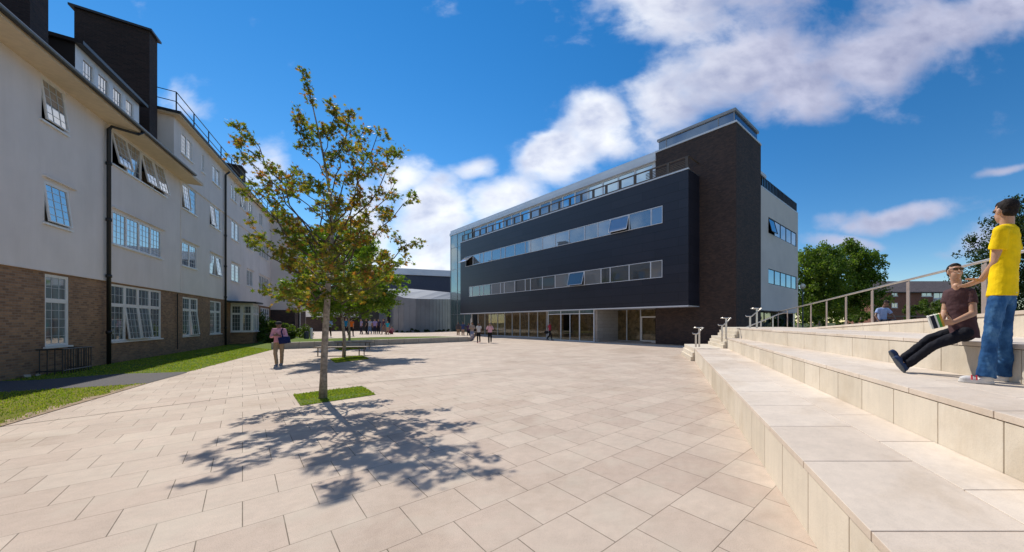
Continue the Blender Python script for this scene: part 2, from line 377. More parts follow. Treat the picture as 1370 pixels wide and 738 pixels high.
# clouds towards the sun are lit, those away from it greyer
ccol = t.mix(shade, (3.4, 3.8, 5.2), (7.3, 7.4, 7.6))
greyr = t.math('MULTIPLY', t.math('ADD', U, .1), 2.0, clamp=True)
ccol = t.mix(greyr, ccol, t.mix(shade, (2.2, 2.4, 3.6), (4.1, 4.2, 5.3)))
fin = t.mix(t.math('MULTIPLY', den, .93), hs.outputs[0], ccol)
t.l.new(fin, bg.inputs[0]); bg.inputs[1].default_value = .14
scene.view_settings.view_transform = 'Standard'; scene.view_settings.look = 'None'; scene.view_settings.gamma = 1; scene.view_settings.exposure = .1
scene.render.engine = 'CYCLES'; scene.render.resolution_x = 1024; scene.render.resolution_y = 552
scene.cycles.max_bounces = 6; scene.cycles.transparent_max_bounces = 12
# ------------------------------------------------------------------ ground sheets
PU = Vector((.657, .754)); PV = Vector((-.754, .657))
mb = MB(); mb.quad((-900, -500, -.02), (900, -500, -.02), (900, 1500, -.02), (-900, 1500, -.02))
tag(mb.build('ground', M['ground']), kind='structure')
def sheet(name, pts, z, mat, uvdir=(1, 0)):
    mb = MB(); mb.add([(p[0], p[1], z) for p in pts], [tuple(range(len(pts)))])
    o = mb.build(name, mat, uvdir=uvdir)
    if o.data.polygons[0].normal.z < 0: o.data.flip_normals()
    return tag(o, kind='structure')
sheet('plaza', [(-60, 60), (-40, -12), (14, -12), (14, 24), (40, 50), (40, 75)], 0, M['paving'], PU)
L = Fr((-17.75, 9.566), (-.618, .786), (.786, .618))
e0, e1, e2, e3 = G(0, 571), G(197, 513), G(250, 498.5), G(365, 467.5)
far = L.pt(L.s_px(361.7), 6, 0)
p_up = [G(-10, 510.5), G(51, 508.5), G(156, 500.5), G(250, 497.6)]
p_lo = [G(-10, 525.5), G(58.5, 521.4), G(150, 516), G(197, 513)]
nearw = L.pt(-14, 0, 0)
sheet('upper_lawn', [L.pt(-6, -.2, 0)]+p_up+[e3, G(380, 462.5), G(400, 456), L.pt(L.s_px(361.7), -.2, 0)], .006, M['lawn'])
sheet('lower_lawn', [Vector((-22, 9.0, 0))]+[Vector((-16.0, 8.0, 0))]+p_lo+[e0, (e0+(e0-e1)*.35), Vector((-12, -9, 0)), Vector((-40, -9, 0)), Vector((-40, 9, 0))], .006, M['lawn_dry'])
sheet('asphalt_path', [Vector((-40, 9.4, 0)), Vector((-21, 9.5, 0))]+p_up+[e2, e1]+p_lo[::-1]+[Vector((-16.0, 7.9, 0)), Vector((-40, 7.9, 0))], .010, M['asphalt'])
M['soil'] = plain('bare_soil', (.36, .26, .17), .95, var=.25, scale=9, bump=.6)
n_ = Vector((-(e1-e0).y, (e1-e0).x, 0)).normalized()
if n_.x > 0: n_ = -n_
jit = random.Random(3); ed = [e0+(e1-e0)*(k/16) for k in range(-4, 17)]
sheet('soil_edge', [p-n_*.01 for p in ed]+[p+n_*jit.uniform(.05, .30) for p in ed[::-1]], .012, M['soil'])
# long movement joint in the paving
j0, j1 = G(-20, 573.6), G(390, 521.5); j2 = G(863, 477)
mb = MB()
for a, b in ((j0, j1), (j1, j2)):
    n = Vector((-(b-a).y, (b-a).x, 0)).normalized()*.011
    mb.quad(a-n+Vector((0, 0, .004)), b-n+Vector((0, 0, .004)), b+n+Vector((0, 0, .004)), a+n+Vector((0, 0, .004)))
tag(mb.build('paving_joint', M['joint']), kind='structure')
# pale threshold strip in front of the main building and kerb along the lawn
# ------------------------------------------------------------------ grass blades
def in_poly(x, y, poly):
    c = False; n = len(poly)
    for i in range(n):
        a, b = poly[i], poly[(i+1) % n]
        if (a[1] > y) != (b[1] > y) and x < (b[0]-a[0])*(y-a[1])/(b[1]-a[1])+a[0]: c = not c
    return c
def blades(name, polys, per, hgt, cap=70000):
    vs, fs = [], []
    for poly, z in polys:
        xs = [p[0] for p in poly]; ys = [p[1] for p in poly]
        A = (max(xs)-min(xs))*(max(ys)-min(ys)); n = min(cap, int(A*per))
        for _ in range(n):
            x = random.uniform(min(xs), max(xs)); y = random.uniform(min(ys), max(ys))
            if not in_poly(x, y, poly): continue
            if noise.noise(Vector((x*1.1, y*1.1, 0))) < -.32 and random.random() < .75: continue
            a = random.uniform(0, 6.28); hh = hgt*random.uniform(.5, 1.2); wd = .006+.0006*y
            dx, dy = math.cos(a)*wd, math.sin(a)*wd; lx, ly = random.uniform(-1, 1)*hh*.5, random.uniform(-1, 1)*hh*.5
            b = len(vs); vs += [(x-dx, y-dy, z), (x+dx, y+dy, z), (x+lx, y+ly, z+hh)]; fs.append((b, b+1, b+2))
    me = bpy.data.meshes.new(name); me.from_pydata(vs, [], fs); me.materials.append(M['blade'])
    o = bpy.data.objects.new(name, me); COL.objects.link(o)
    return o
near_low = [G(-10, 525.5)]+p_lo[1:]+[e1, (e0+e1)/2+Vector((-.15, 0, 0)), e0]
near_up = p_up+[e2, e3, L.pt(L.s_px(300), .1, 0), L.pt(L.s_px(60), .1, 0)]
tag(blades('grass', [(near_low, .005), (near_up, .005)], 520, .038), 'short green and yellowing grass blades on the lawns beside the apartment block', 'grass', kind='stuff')
# ------------------------------------------------------------------ tiered stone steps (right)
TD = Vector((.0995, .995)).normalized()
ZF = 14.6
T1 = lambda z: 1.08+.1*z
T2 = lambda z: 2.46+.1*z
T3 = lambda z: 4.13+.02*z
WX = lambda z: 5.78+.1*z
t1, t2, t3 = .54, .98, 1.41
tiers = empty('seating_steps', (3, 6, 0), 'pale stone seating tiers rising beside the plaza in three wide steps', 'steps')
def xyz(fx, off, z): return (fx(z)+off, z)
def tier_slabs(name, fx, zs, lo, hi, cop=.055):
    mb = MB()
    for i in range(len(zs)-1):
        a, b = zs[i]+.004, zs[i+1]-.004
        mb.prism([(fx(a), a), (fx(a)+.05, a), (fx(b)+.05, b), (fx(b), b)][::-1], lo, hi-cop-.007)
    return mb.build(name, M['stone'], tiers, bevel=.004)
def tread(name, rows, lvl, step, th=.055, z0=-4, zf=ZF):
    mb = MB()
    for r, (fa, fb, ph) in enumerate(rows):
        z = z0+ph
        while z < zf:
            b = min(z+step, zf)
            a_, b_ = z+.0035, b-.0035
            if b_ > a_+.05:
                mb.prism([(fa(a_)+.0035, a_), (fa(b_)+.0035, b_), (fb(b_)-.0035, b_), (fb(a_)-.0035, a_)][::-1], lvl-th, lvl)
            z += step
    return mb.build(name, M['tread'], tiers, bevel=.004)
def frange(a, b, s):
    r = []; x = a
    while x < b: r.append(x); x += s
    r.append(b); return r
tier_slabs('lower_riser', T1, frange(-4.04, ZF, .61), -.02, t1)
tier_slabs('middle_riser', T2, frange(-3.68, ZF, .62), t1-.06, t2)
tier_slabs('upper_riser', T3, frange(-3.27, ZF, 1.0), t2-.06, t3)
mid1 = lambda z: 1.95+.1*z
tread('lower_tread', [(lambda z: T1(z)-.012, mid1, .3), (mid1, T2, .75)], t1, .92)
tread('middle_tread', [(lambda z: T2(z)-.012, lambda z: T2(z)+.62, .15), (lambda z: T2(z)+.62, T3, .6)], t2, .92)
tread('upper_tread', [(lambda z: T3(z)-.012, lambda z: T3(z)+.9, .2), (lambda z: T3(z)+.9, WX, .7)], t3, .92)
mb = MB()   # concrete core under the slabs
for fx, fb, top in ((T1, T2, t1), (T2, T3, t2), (T3, WX, t3)):
    mb.prism([(fx(-4)+.04, -4), (fb(-4)+.02, -4), (fb(ZF-.01)+.02, ZF-.01), (fx(ZF-.01)+.04, ZF-.01)], -.05, top-.05)
mb.build('core', M['joint'], tiers)
# flight of smaller steps at the far end
mb = MB()
xs0 = [T1(ZF), T2(ZF), T3(ZF)]; lv = [0, t1, t2, t3]
for k in range(3):
    r = (lv[k+1]-lv[k])/3
    for j in range(3):
        x = xs0[k]-.08*(2-j)-.02
        mb.box(x, 7.6, ZF+.01+.002*j, ZF+3.0, lv[k]+r*j-(.03 if j else .0), lv[k]+r*(j+1))
mb.build('stair_flight', M['stone'], tiers, bevel=.006)
# sloping upstand wall carrying the ramp rail
ramp = empty('ramp_wall', (WX(8), 8, 0), 'pale stone wall with sloping top behind the seating tiers', 'wall')
hr = lambda z: 1.27+.048*(17.6-z)+.0
zs = frange(-3.2, 17.6, 1.22)
mb = MB(); mc = MB()
for i in range(len(zs)-1):
    a, b = zs[i]+.004, zs[i+1]-.004
    mb.hexa([(WX(a), a, t3-.1), (WX(b), b, .5 if b > ZF else t3-.1), (WX(b)+.3, b, .5), (WX(a)+.3, a, .5), (WX(a), a, hr(a)-.07), (WX(b), b, hr(b)-.07), (WX(b)+.3, b, hr(b)-.07), (WX(a)+.3, a, hr(a)-.07)])
    mc.hexa([(WX(a)-.02, a, hr(a)-.065), (WX(b)-.02, b, hr(b)-.065), (WX(b)+.32, b, hr(b)-.065), (WX(a)+.32, a, hr(a)-.065), (WX(a)-.02, a, hr(a)), (WX(b)-.02, b, hr(b)), (WX(b)+.32, b, hr(b)), (WX(a)+.32, a, hr(a))])
mb.build('wall_panels', M['stone'], ramp, bevel=.004); mc.build('coping', M['tread'], ramp, bevel=.005)
# raised ground behind
rg = [(WX(-6)+.25, -6), (WX(17.6)+.25, 17.6), (11.4, 22.0), (20, 31), (60, 75), (300, 300), (400, 100), (400, -6)]
mb = MB(); mb.prism(rg, -.5, 1.22)
tag(mb.build('raised_ground', M['ground']), kind='structure')
mb = MB(); mb.prism([(WX(-6)+.31, -6), (WX(17.6)+.31, 17.6), (WX(17.6)+2.4, 17.6), (WX(-6)+2.4, -6)], 1.1, 1.226)
tag(mb.build('ramp_path', M['paving']), kind='structure')
# ------------------------------------------------------------------ handrails
rail = empty('ramp_handrail', (WX(8)+.15, 8, hr(8)), 'long sloping steel handrail on bronze flat posts along the ramp wall', 'handrail')
ppx = [1041, 1053.5, 1067.5, 1085, 1106, 1132, 1167, 1215, 1317, 1500]
zofpx = lambda px: (WX(0)+.15)/((px-CX)/F-.1)
for px in ppx:
    z = zofpx(px); h0 = hr(z); top = h0+1.0
    x = WX(z)+.15
    mb = MB(); f = Fr((x, z), (TD.x, TD.y), (TD.y, -TD.x))
    mb.fbox(f, -.055, .055, -.011, .011, h0-.02, top-.06); mb.fbox(f, -.05, .0, -.006, .006, top-.07, top-.015)
    mb.build('post', M['bronze'], rail, bevel=.003)
pts = []
z = 17.9
while z > 1.0:
    pts.append((WX(z)+.15, z, hr(z)+1.0)); z -= 1.0
pts = [(WX(18.6)+.15, 18.6, hr(17.9)+1.0)]+pts
mb = MB(); mb.tube(pts, .028, 10); mb.build('rail', M['steel'], rail, smooth=True)
def loop_rail(px0, pxp, pxe, ylow, yhi, ybot1, ybot2, d, label):
    base = P(pxp[1], ybot2, d); o = empty('handrail', base, label, 'handrail', 'short looped handrails on the flight of steps')
    lo0, lo1 = P(px0, ylow, d), P(pxp[0]+2, ylow, d); hi = P(pxe, yhi+1, d)
    r = .16; pts = [lo0+Vector((0, .0, .05)), lo0+Vector((.03, 0, 0)), lo1, hi]
    c = hi+Vector((-.14, .0, 0))
    for k in range(0, 9):
        a = -math.pi/2+math.pi*k/8
        pts.append(hi+Vector((.05*math.cos(a), .20+.20*math.sin(a), .01)))
    pts += [hi+Vector((-.20, .42, .01)), hi+Vector((-.33, .36, .01)), hi+Vector((-.36, .2, .01)), hi+Vector((-.33, .04, .01)), hi+Vector((-.22, .0, .01)), hi+Vector((-.10, .0, .01))]
    mb = MB(); mb.tube(pts, .024, 8); mb.build('rail', M['steel'], o, smooth=True)
    for px, yb, yt in ((pxp[0], ybot1, ylow), (pxp[1], ybot2, yhi)):
        mb = MB(); f = Fr((P(px, yb, d).x, d), (1, 0), (0, 1))
        mb.fbox(f, -.04, .04, -.012, .012, P(px, yb, d).z-.03, P(px, yt, d).z); mb.build('post', M['steel'], o, bevel=.003)
loop_rail(926.5, (931, 935.5), 940.5, 446.5, 437.5, 463, 463, 14.65, 'looped steel handrail at the foot of the steps, lowest of three')
loop_rail(960.5, (966, 971.5), 977.5, 435, 424.5, 456, 452, 14.7, 'looped steel handrail halfway up the steps, middle of three')
loop_rail(997.5, (1003.5, 1012.5), 1018.5, 423, 411.5, 444, 440, 14.75, 'looped steel handrail at the head of the steps, highest of three')
o = empty('stair_handrail', P(1000, 445, 17.4), 'continuous steel handrail running up the far side of the stair flight', 'handrail')
mb = MB(); mb.tube([P(955.5, 450, 17.4), P(966, 449, 17.4), P(1000, 437, 17.4), P(1030, 425, 17.4), P(1042, 420, 17.4), P(1048, 418.5, 17.4), P(1064, 418.5, 17.4)], .03, 8); mb.build('rail', M['steel'], o, smooth=True)
for px, y in ((961, 449.5), (979, 445), (999, 438), (1018, 430), (1034, 423.5), (1062, 418.5)):
    mb = MB(); q = P(px, y, 17.4); mb.box(q.x-.035, q.x+.035, 17.39, 17.41, .1, q.z); mb.build('post', M['steel'], o)
# ------------------------------------------------------------------ windows
def window(F_, s0, s1, h0, h1, d, n, parent, frame, pane, transom=None, opened=(), grid=(2, 4), fw=.05, label=None, sill=True, ang=22, bars=True, splits=None, mull=.045):
    """d: plane of the wall; window sits 7 cm behind it. returns the frame object"""
    if s0 > s1: s0, s1 = s1, s0
    dd = d-.03; mb = MB(); W_ = s1-s0
    sp = [s0+W_*k/n for k in range(n+1)] if splits is None else splits
    mb.fbox(F_, s0, s1, dd-.05, dd+.02, h0, h0+fw); mb.fbox(F_, s0, s1, dd-.05, dd+.02, h1-fw, h1)
    mb.fbox(F_, s0, s0+fw, dd-.05, dd+.02, h0+fw, h1-fw); mb.fbox(F_, s1-fw, s1, dd-.05, dd+.02, h0+fw, h1-fw)
    for k in range(1, len(sp)-1): mb.fbox(F_, sp[k]-mull, sp[k]+mull, dd-.05, dd+.015, h0+fw, h1-fw)
    if transom: mb.fbox(F_, s0+fw, s1-fw, dd-.048, dd+.012, transom-.035, transom+.035)
    if sill: mb.fbox(F_, s0-.08, s1+.08, d-.07, d+.06, h0-.06, h0-.002)
    wo = mb.build('window', frame, parent, label=label)
    rows = [(h0+fw, h1-fw)] if not transom else [(h0+fw, transom-.035), (transom+.035, h1-fw)]
    for k in range(len(sp)-1):
        a0 = sp[k]+(fw if k == 0 else mull); a1 = sp[k+1]-(fw if k == len(sp)-2 else mull)
        for ri, (b0, b1) in enumerate(rows):
            op = (k in opened) and ri == 0
            an = R(ang if op else 0)
            def q(s, r, off): # r below the top edge
                return F_.pt(s, dd+.0+math.sin(an)*r+math.cos(an)*off, b1-math.cos(an)*r+math.sin(an)*off*1)
            hh = b1-b0; m2 = MB()
            def slab(sa, sb, ra, rb, oa, ob, m):
                m2.hexa([q(sa, rb, oa), q(sb, rb, oa), q(sb, rb, ob), q(sa, rb, ob), q(sa, ra, oa), q(sb, ra, oa), q(sb, ra, ob), q(sa, ra, ob)], m)
            slab(a0, a1, 0, hh, -.02, -.012, 0)
            if bars:
                gc, gr = grid
                if transom and ri == 1: gr = 2
                for c in range(1, gc+1):
                    x = a0+(a1-a0)*c/(gc+1); slab(x-.0065, x+.0065, 0, hh, -.0118, -.004, 1)
                for c in range(1, gr):
                    y = hh*c/gr; slab(a0, a1, y-.0065, y+.0065, -.0119, -.0045, 1)
            if op or transom:
                e = .035
                for sa, sb, ra, rb in ((a0, a1, 0, e), (a0, a1, hh-e, hh), (a0, a0+e, e, hh-e), (a1-e, a1, e, hh-e)): slab(sa, sb, ra, rb, -.03, .012 if not op else .015, 2)
            m2.build('open_casement' if op else 'pane', [pane, M['bar'], frame], wo)
    return wo
# ------------------------------------------------------------------ apartment block (left)
apt = empty('apartment_block', L.pt(0, -3, 0), 'long cream rendered apartment block on a brown brick base along the left side', 'building')
sE = L.s_px(361.7); sJ = L.s_px(231); s240 = L.s_px(240)
D4 = .04
FL = {5: (.87, 3.2), 4: (11.0, 12.15), 3: (8.02, 9.42), 2: (4.82, 6.15), 1: (.87, 3.08)}
wins = [  # px0, px1, floor, lights, opened
 (55, 88, 3, 1, (0,)), (59, 93, 2, 1, (0,)), (60, 92, 1, 1, ()), (150, 221, 3, 4, (0, 2, 3)), (151, 216, 2, 4, ()), (148.5, 215.5, 1, 4, (1, 2)),
 (242.5, 257.4, 4, 2, ()), (269.6, 273.6, 4, 1, ()), (284, 294.5, 4, 2, ()), (309, 316.4, 4, 2, ()), (321.6, 329, 4, 2, (0,)), (331.5, 338, 4, 2, ()), (347, 351.5, 4, 2, ()),
 (243.8, 263, 3, 2, (0,)), (280.7, 295, 3, 2, (0,)), (309.7, 319.7, 3, 2, ()), (330.5, 339, 3, 2, (0,)), (346.8, 359.5, 3, 4, ()),
 (243.8, 263.3, 2, 2, ()), (280.7, 296, 2, 2, (1,)), (309.7, 320.5, 2, 2, ()), (330, 338, 2, 2, ()), (346.8, 359.5, 2, 4, ()),
 (244.4, 264.7, 1, 2, (1,)), (281, 295.5, 1, 2, ()), (348.5, 360, 1, 4, ()),
 (-150, -100, 3, 1, ()), (-150, -100, 2, 1, ()), (-150, -100, 1, 1, ())]
hl = []; hlb = []; ht = []
for (a, b, fl, n, op) in wins:
    d = D4 if fl > 1 else 0
    if fl == 1 and a < 220: fl = 5; d = 0
    s0, s1 = L.s_px(a, d), L.s_px(b, d); h0, h1 = FL[fl]
    if fl == 3 and a > 240: pass
    (hlb if fl in (1, 5) else (hl if a < 240 else ht)).append((s0, s1, h0, h1))
    window(L, s0, s1, h0, h1, d, n, apt, M['white_frame'], M['pane'] if 1 < fl < 5 else M['pane_low'], transom=2.36 if fl in (1, 5) else None, opened=op, grid=(2, 5), ang=9 if (fl == 3 and 140 < a < 240) else 5, label='window with an open top-hung casement' if op else None)
mb = MB()
mb.fwall(L, -22, s240, 3.27, 9.5, D4, hl); mb.fwall(L, s240, sE+.05, 3.27, 9.5, D4, ht)
mb.fwall(L, sJ, sE+.05, 9.5, 12.55, D4+.0005, [h for h in ht if h[2] > 9.5])
mb.quad(L.pt(-22, D4, 3.27), L.pt(sE, D4, 3.27), L.pt(sE, 0, 3.27), L.pt(-22, 0, 3.27))
mb.quad(L.pt(sJ, D4, 9.4), L.pt(sJ, -7, 9.4), L.pt(sJ, -7, 12.55), L.pt(sJ, D4, 12.55))
mb.build('rendered_wall', M['render'], apt)
mb = MB(); mb.fwall(L, -22, sE+.05, -.05, 3.27, 0, hlb)
mb.build('brick_wall', M['brick'], apt, uvdir=(-.618, .786))
mb = MB(); mb.fbox(L, -22, sE+6, -8.2, -8, -.05, 12.4); mb.fbox(L, -22, -21.9, -8, -.1, -.05, 9.4); mb.build('rear_wall', M['render'], apt)
mb = MB(); mb.fbox(L, s240+.02, sE, D4, D4+.05, 9.46, 9.56); mb.fbox(L, -22, sE, D4, D4+.02, 3.27, 3.33)
for px in (239.5,): mb.fbox(L, s240-.02, s240+.03, D4, D4+.02, 3.33, 9.44)
for (a, b, fl, n, op) in wins:   # drip mouldings over some windows
    if fl in (2,): mb.fbox(L, L.s_px(a)-.18, L.s_px(b)+.18, D4, D4+.07, FL[fl][1]+.10, FL[fl][1]+.16)
mb.build('string_course', M['render'], apt)
# low roof with eaves
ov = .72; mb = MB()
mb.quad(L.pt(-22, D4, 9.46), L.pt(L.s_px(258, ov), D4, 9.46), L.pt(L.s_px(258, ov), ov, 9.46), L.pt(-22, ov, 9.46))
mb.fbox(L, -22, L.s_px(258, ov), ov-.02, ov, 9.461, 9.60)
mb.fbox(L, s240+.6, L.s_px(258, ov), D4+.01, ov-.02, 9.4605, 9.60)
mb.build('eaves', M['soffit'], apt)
mb = MB()
sr = L.s_px(258, ov)+.02
mb.hexa([L.pt(-22, ov+.03, 9.60), L.pt(sr, ov+.03, 9.60), L.pt(sr, -4, 12.0), L.pt(-22, -4, 12.0), L.pt(-22, ov+.03, 9.66), L.pt(sr, ov+.03, 9.66), L.pt(sr, -4, 12.1), L.pt(-22, -4, 12.1)])
mb.hexa([L.pt(-22, -4, 12.0), L.pt(sJ, -4, 12.0), L.pt(sJ, -8, 9.5), L.pt(-22, -8, 9.5), L.pt(-22, -4, 12.1), L.pt(sJ, -4, 12.1), L.pt(sJ, -8, 9.6), L.pt(-22, -8, 9.6)])
mb.build('tiled_roof', M['roof_tile'], apt)
mb = MB(); mb.tube([L.pt(-22, ov+.07, 9.60), L.pt(sr, ov+.07, 9.60)], .075, 10); mb.tube([L.pt(sJ-.3, .33, 12.68), L.pt(sE, .33, 12.68)], .06, 8)
mb.build('gutter', M['black_metal'], apt, smooth=True)
def pipe(px, top, horiz=None):
    s = L.s_px(px, .12); pts = [L.pt(s, .13, 0), L.pt(s, .13, top)]
    if horiz: pts = [L.pt(s, .13, 0), L.pt(s, .13, 9.2), L.pt(s, .2, 9.33), L.pt(s+.45, ov-.05, 9.38), L.pt(s+.55, ov+.05, 9.55)]
    else: pts += [L.pt(s+.05, .32, top+.3)]
    mb = MB(); mb.tube(pts, .055, 8)
    for h in (1.2, 3.4, 5.6, 7.8): mb.tube([L.pt(s, .13, h), L.pt(s, .13, h+.12)], .075, 8)
    mb.build('drainpipe', M['black_metal'], apt, smooth=True)
pipe(145, 9, True); pipe(301.5, 12.2)
mb = MB(); s = L.s_px(239, .1); mb.tube([L.pt(s, .06, .2), L.pt(s, .06, 3.2)], .02, 6); mb.build('cable', M['black_metal'], apt)
# dormer
dd = -.35; a, b = L.s_px(100.5, dd), L.s_px(186, dd)
h1 = L.h_px(102, 56, dd); mb = MB()
dw = [(110.5, 126), (131, 146), (151, 164), (168, 179)]
dh = []
for (x0, x1) in dw:
    s0, s1 = L.s_px(x0, dd), L.s_px(x1, dd); hb, hh = h1-2.15, h1-.32
    dh.append((s0, s1, hb, hh))
dorm = None
mb.fwall(L, a, b, 9.75, h1-.1, dd, dh, 0)
dorm = mb.build('dormer', M['white_frame'], apt)
mb = MB(); mb.quad(L.pt(a, dd, 9.75), L.pt(a, -4, 9.75), L.pt(a, -4, h1-.1), L.pt(a, dd, h1-.1)); mb.quad(L.pt(b, dd, 9.75), L.pt(b, -4, 9.75), L.pt(b, -4, h1-.1), L.pt(b, dd, h1-.1))
mb.build('dormer_cheek', M['black_metal'], dorm)
mb = MB(); mb.fbox(L, a-.15, b+.15, -4.2, dd+.22, h1-.1, h1+.03); mb.build('dormer_roof', M['black_metal'], dorm)
for (s0, s1, hb, hh) in dh: window(L, s0, s1, hb, hh, dd, 1, apt, M['white_frame'], M['pane'], grid=(2, 4), fw=.06, sill=False)
# chimneys
def chimney(px, dpt, wid, dep, top):
    s = L.s_px(px, dpt); mb = MB(); mb.fbox(L, s, s+dep, dpt-wid, dpt, 9.2, top); c = mb.build('chimney', M['chimney_brick'], apt)
    mb = MB(); mb.fbox(L, s-.12, s+dep+.12, dpt-wid-.12, dpt+.1, top, top+.1); mb.build('chimney_cap', M['black_metal'], c)
chimney(40, -.3, 2.6, .80, 15.6); chimney(200, -.3, 2.05, .8, 15.9); chimney(322, -.8, 2.6, 1.6, 15.6)
# flat roof of the tall part, with its railing
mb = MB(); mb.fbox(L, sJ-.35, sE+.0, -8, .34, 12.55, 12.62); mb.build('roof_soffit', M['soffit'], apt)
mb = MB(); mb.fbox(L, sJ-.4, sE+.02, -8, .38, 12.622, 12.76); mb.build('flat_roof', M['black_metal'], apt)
rl = MB(); 
for hh in (13.75, 13.25): rl.tube([L.pt(sJ-.3, -2.2, hh), L.pt(sJ-.3, .2, hh), L.pt(sE, .2, hh)], .024, 6)
rr = rl.build('roof_railing', M['black_metal'], apt)
s = sJ-.3
while s < sE:
    mb = MB(); mb.tube([L.pt(s, .2, 12.7), L.pt(s, .2, 13.75)], .026, 6); mb.build('post', M['black_metal'], rr); s += 2.35
# bay window
bdp = 1.12; bs0 = L.s_px(308.5, 0); bs1 = L.s_px(345, bdp)
bo = empty('bay_window', L.pt(bs0, .4, 0), None, None); bo.parent = apt; bo.location = L.pt(bs0, .4, 0)-Vector(apt.location)
poly = [L.pt(bs0, 0, 0), L.pt(bs0, bdp, 0), L.pt(bs1, bdp, 0), L.pt(bs1, 0, 0)]
mb = MB(); mb.prism([(p.x, p.y) for p in poly], -.05, .95); mb.build('bay_wall', M['brick'], bo)
mb = MB(); pr = [L.pt(L.s_px(301.5, 0), 0, 0), L.pt(bs0-.3, bdp+.25, 0), L.pt(bs1+.3, bdp+.25, 0), L.pt(bs1+.3, 0, 0)]
mb.prism([(p.x, p.y) for p in pr], 3.12, 3.24); mb.build('bay_roof', M['black_metal'], bo)
mb = MB(); mb.prism([(p.x, p.y) for p in poly], 2.95, 3.12); mb.build('bay_head', M['white_frame'], bo)
for p, q, n in ((poly[0], poly[1], 2), (poly[1], poly[2], 3)):
    v = (q-p); tt = Vector((v.x, v.y)).normalized(); nn = Vector((tt.y, -tt.x)); mid_ = (poly[0]+poly[2])/2
    if nn.dot(Vector(((p+q)/2-mid_).xy)) < 0: nn = -nn
    f = Fr((p.x, p.y), tt, nn); window(f, 0.01, v.length-.01, .95, 2.95, .06, n, bo, M['white_frame'], M['pane_low'], transom=2.3, grid=(2, 4), sill=True)
# wing at the far end
wing = empty('apartment_wing', L.pt(sE+3, -1, 0), 'shaded grey rendered wing at the far end of the cream apartment block', 'building')
dW = 1.9; lw = 8.5
wh = []
for fl in (4, 3, 2, 1):
    h0, h1 = FL[fl]; wh.append((sE+2.6, sE+3.9, h0 if fl > 1 else .9, h1)); 
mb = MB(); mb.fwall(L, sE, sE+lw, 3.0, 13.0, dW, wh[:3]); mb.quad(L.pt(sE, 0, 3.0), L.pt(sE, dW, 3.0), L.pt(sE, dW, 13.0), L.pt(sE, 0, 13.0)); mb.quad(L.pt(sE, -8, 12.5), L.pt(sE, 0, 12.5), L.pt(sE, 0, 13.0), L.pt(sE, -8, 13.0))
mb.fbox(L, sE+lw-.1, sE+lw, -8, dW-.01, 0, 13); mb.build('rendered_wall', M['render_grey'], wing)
mb = MB(); mb.fwall(L, sE-.02, sE+lw, -.05, 3.0, dW-.03, wh[3:]); mb.quad(L.pt(sE+.02, 0, -.05), L.pt(sE+.02, dW-.03, -.05), L.pt(sE+.02, dW-.03, 3.0), L.pt(sE+.02, 0, 3.0)); mb.build('brick_base', M['brick_black'], wing)
mb = MB(); mb.fbox(L, sE-.25, sE+lw+.2, -8.2, dW+.25, 13.0, 13.15); mb.build('roof', M['fascia'], wing)
for (s0, s1, h0, h1) in wh: window(L, s0, s1, h0, h1, dW, 2, wing, M['white_frame'], M['pane'], grid=(1, 3))
mb = MB(); s = L.s_px(400, dW+.1); mb.tube([L.pt(s, dW+.1, 0), L.pt(s, dW+.1, 12.9)], .06, 6); mb.build('drainpipe', M['black_metal'], wing)
# basement railing by the wall
r0, r1 = L.s_px(48, .05), L.s_px(122, .5); ro = empty('area_railing', L.pt(r0, .5, 0), 'low black metal railing guarding the area below the brick wall', 'railing')
mb = MB()
for h in (.8, .12):
    mb.tube([L.pt(r0, .05, h), L.pt(r0, .5, h), L.pt(r1, .5, h), L.pt(r1, .05, h)], .022, 6)
mb.build('rails', M['black_metal'], ro)
mb = MB(); s = r0
while s <= r1: mb.tube([L.pt(s, .5, 0), L.pt(s, .5, .8)], .012, 5); s += .13
for k in range(1, 4): mb.tube([L.pt(r1, .5-.13*k, 0), L.pt(r1, .5-.13*k, .8)], .012, 5); mb.tube([L.pt(r0, .5-.13*k, 0), L.pt(r0, .5-.13*k, .8)], .012, 5)
mb.build('bars', M['black_metal'], ro)
# rubble by the railing
mb = MB()
for k in range(14):
    q = G(32+random.uniform(-12, 18), 503+random.uniform(-3, 2)); r = random.uniform(.05, .12)
    mb.hexa([q+Vector((random.uniform(.6, 1)*sx_*r, random.uniform(.6, 1)*sy_*r, zz*r)) for zz in (0, 1.1) for sx_, sy_ in ((-1, -1), (1, -1), (1, 1), (-1, 1))])
tag(mb.build('rubble', M['stone_dark'], bevel=.01), 'small heap of loose stones against the brick wall near the railing', 'stones', kind='stuff')
# ------------------------------------------------------------------ main dark building
MF = Fr((6.52, 22.12), (-.774, .633), (-.633, -.774))
SF = Fr((6.52, 22.12), (.671, .741), (.741, -.671))
main = empty('campus_building', MF.pt(18, -5, 0), 'dark slate clad four storey campus building with ribbon windows and a brick tower', 'building')
s603 = MF.s_px(603); s877 = MF.s_px(877); s936 = MF.s_px(936); s985 = 0
CD = 1.5
cR = MF.s_px(921, CD); cL = MF.s_px(616, CD)
hB, hT = 2.785, 11.8
up = [633, 642, 647, 658, 670, 676, 689, 703, 710, 726, 743, 761.6, 782.5, 800, 816.6, 842, 871.5, 886.6]
lo = [628, 632, 641.7, 647, 658, 670, 675, 689, 703, 710, 726, 743, 761.6, 782, 804.4, 816.6, 842, 870.7, 886.3]
rU = (8.60, 9.82); rL = (4.80, 6.02)
holes = [(MF.s_px(up[0]-9, CD), MF.s_px(up[-1], CD), *rU), (MF.s_px(lo[0], CD), MF.s_px(lo[-1], CD), *rL)]
mb = MB(); mb.fwall(MF, cR, cL, hB, hT, CD, holes, reveal=.15)
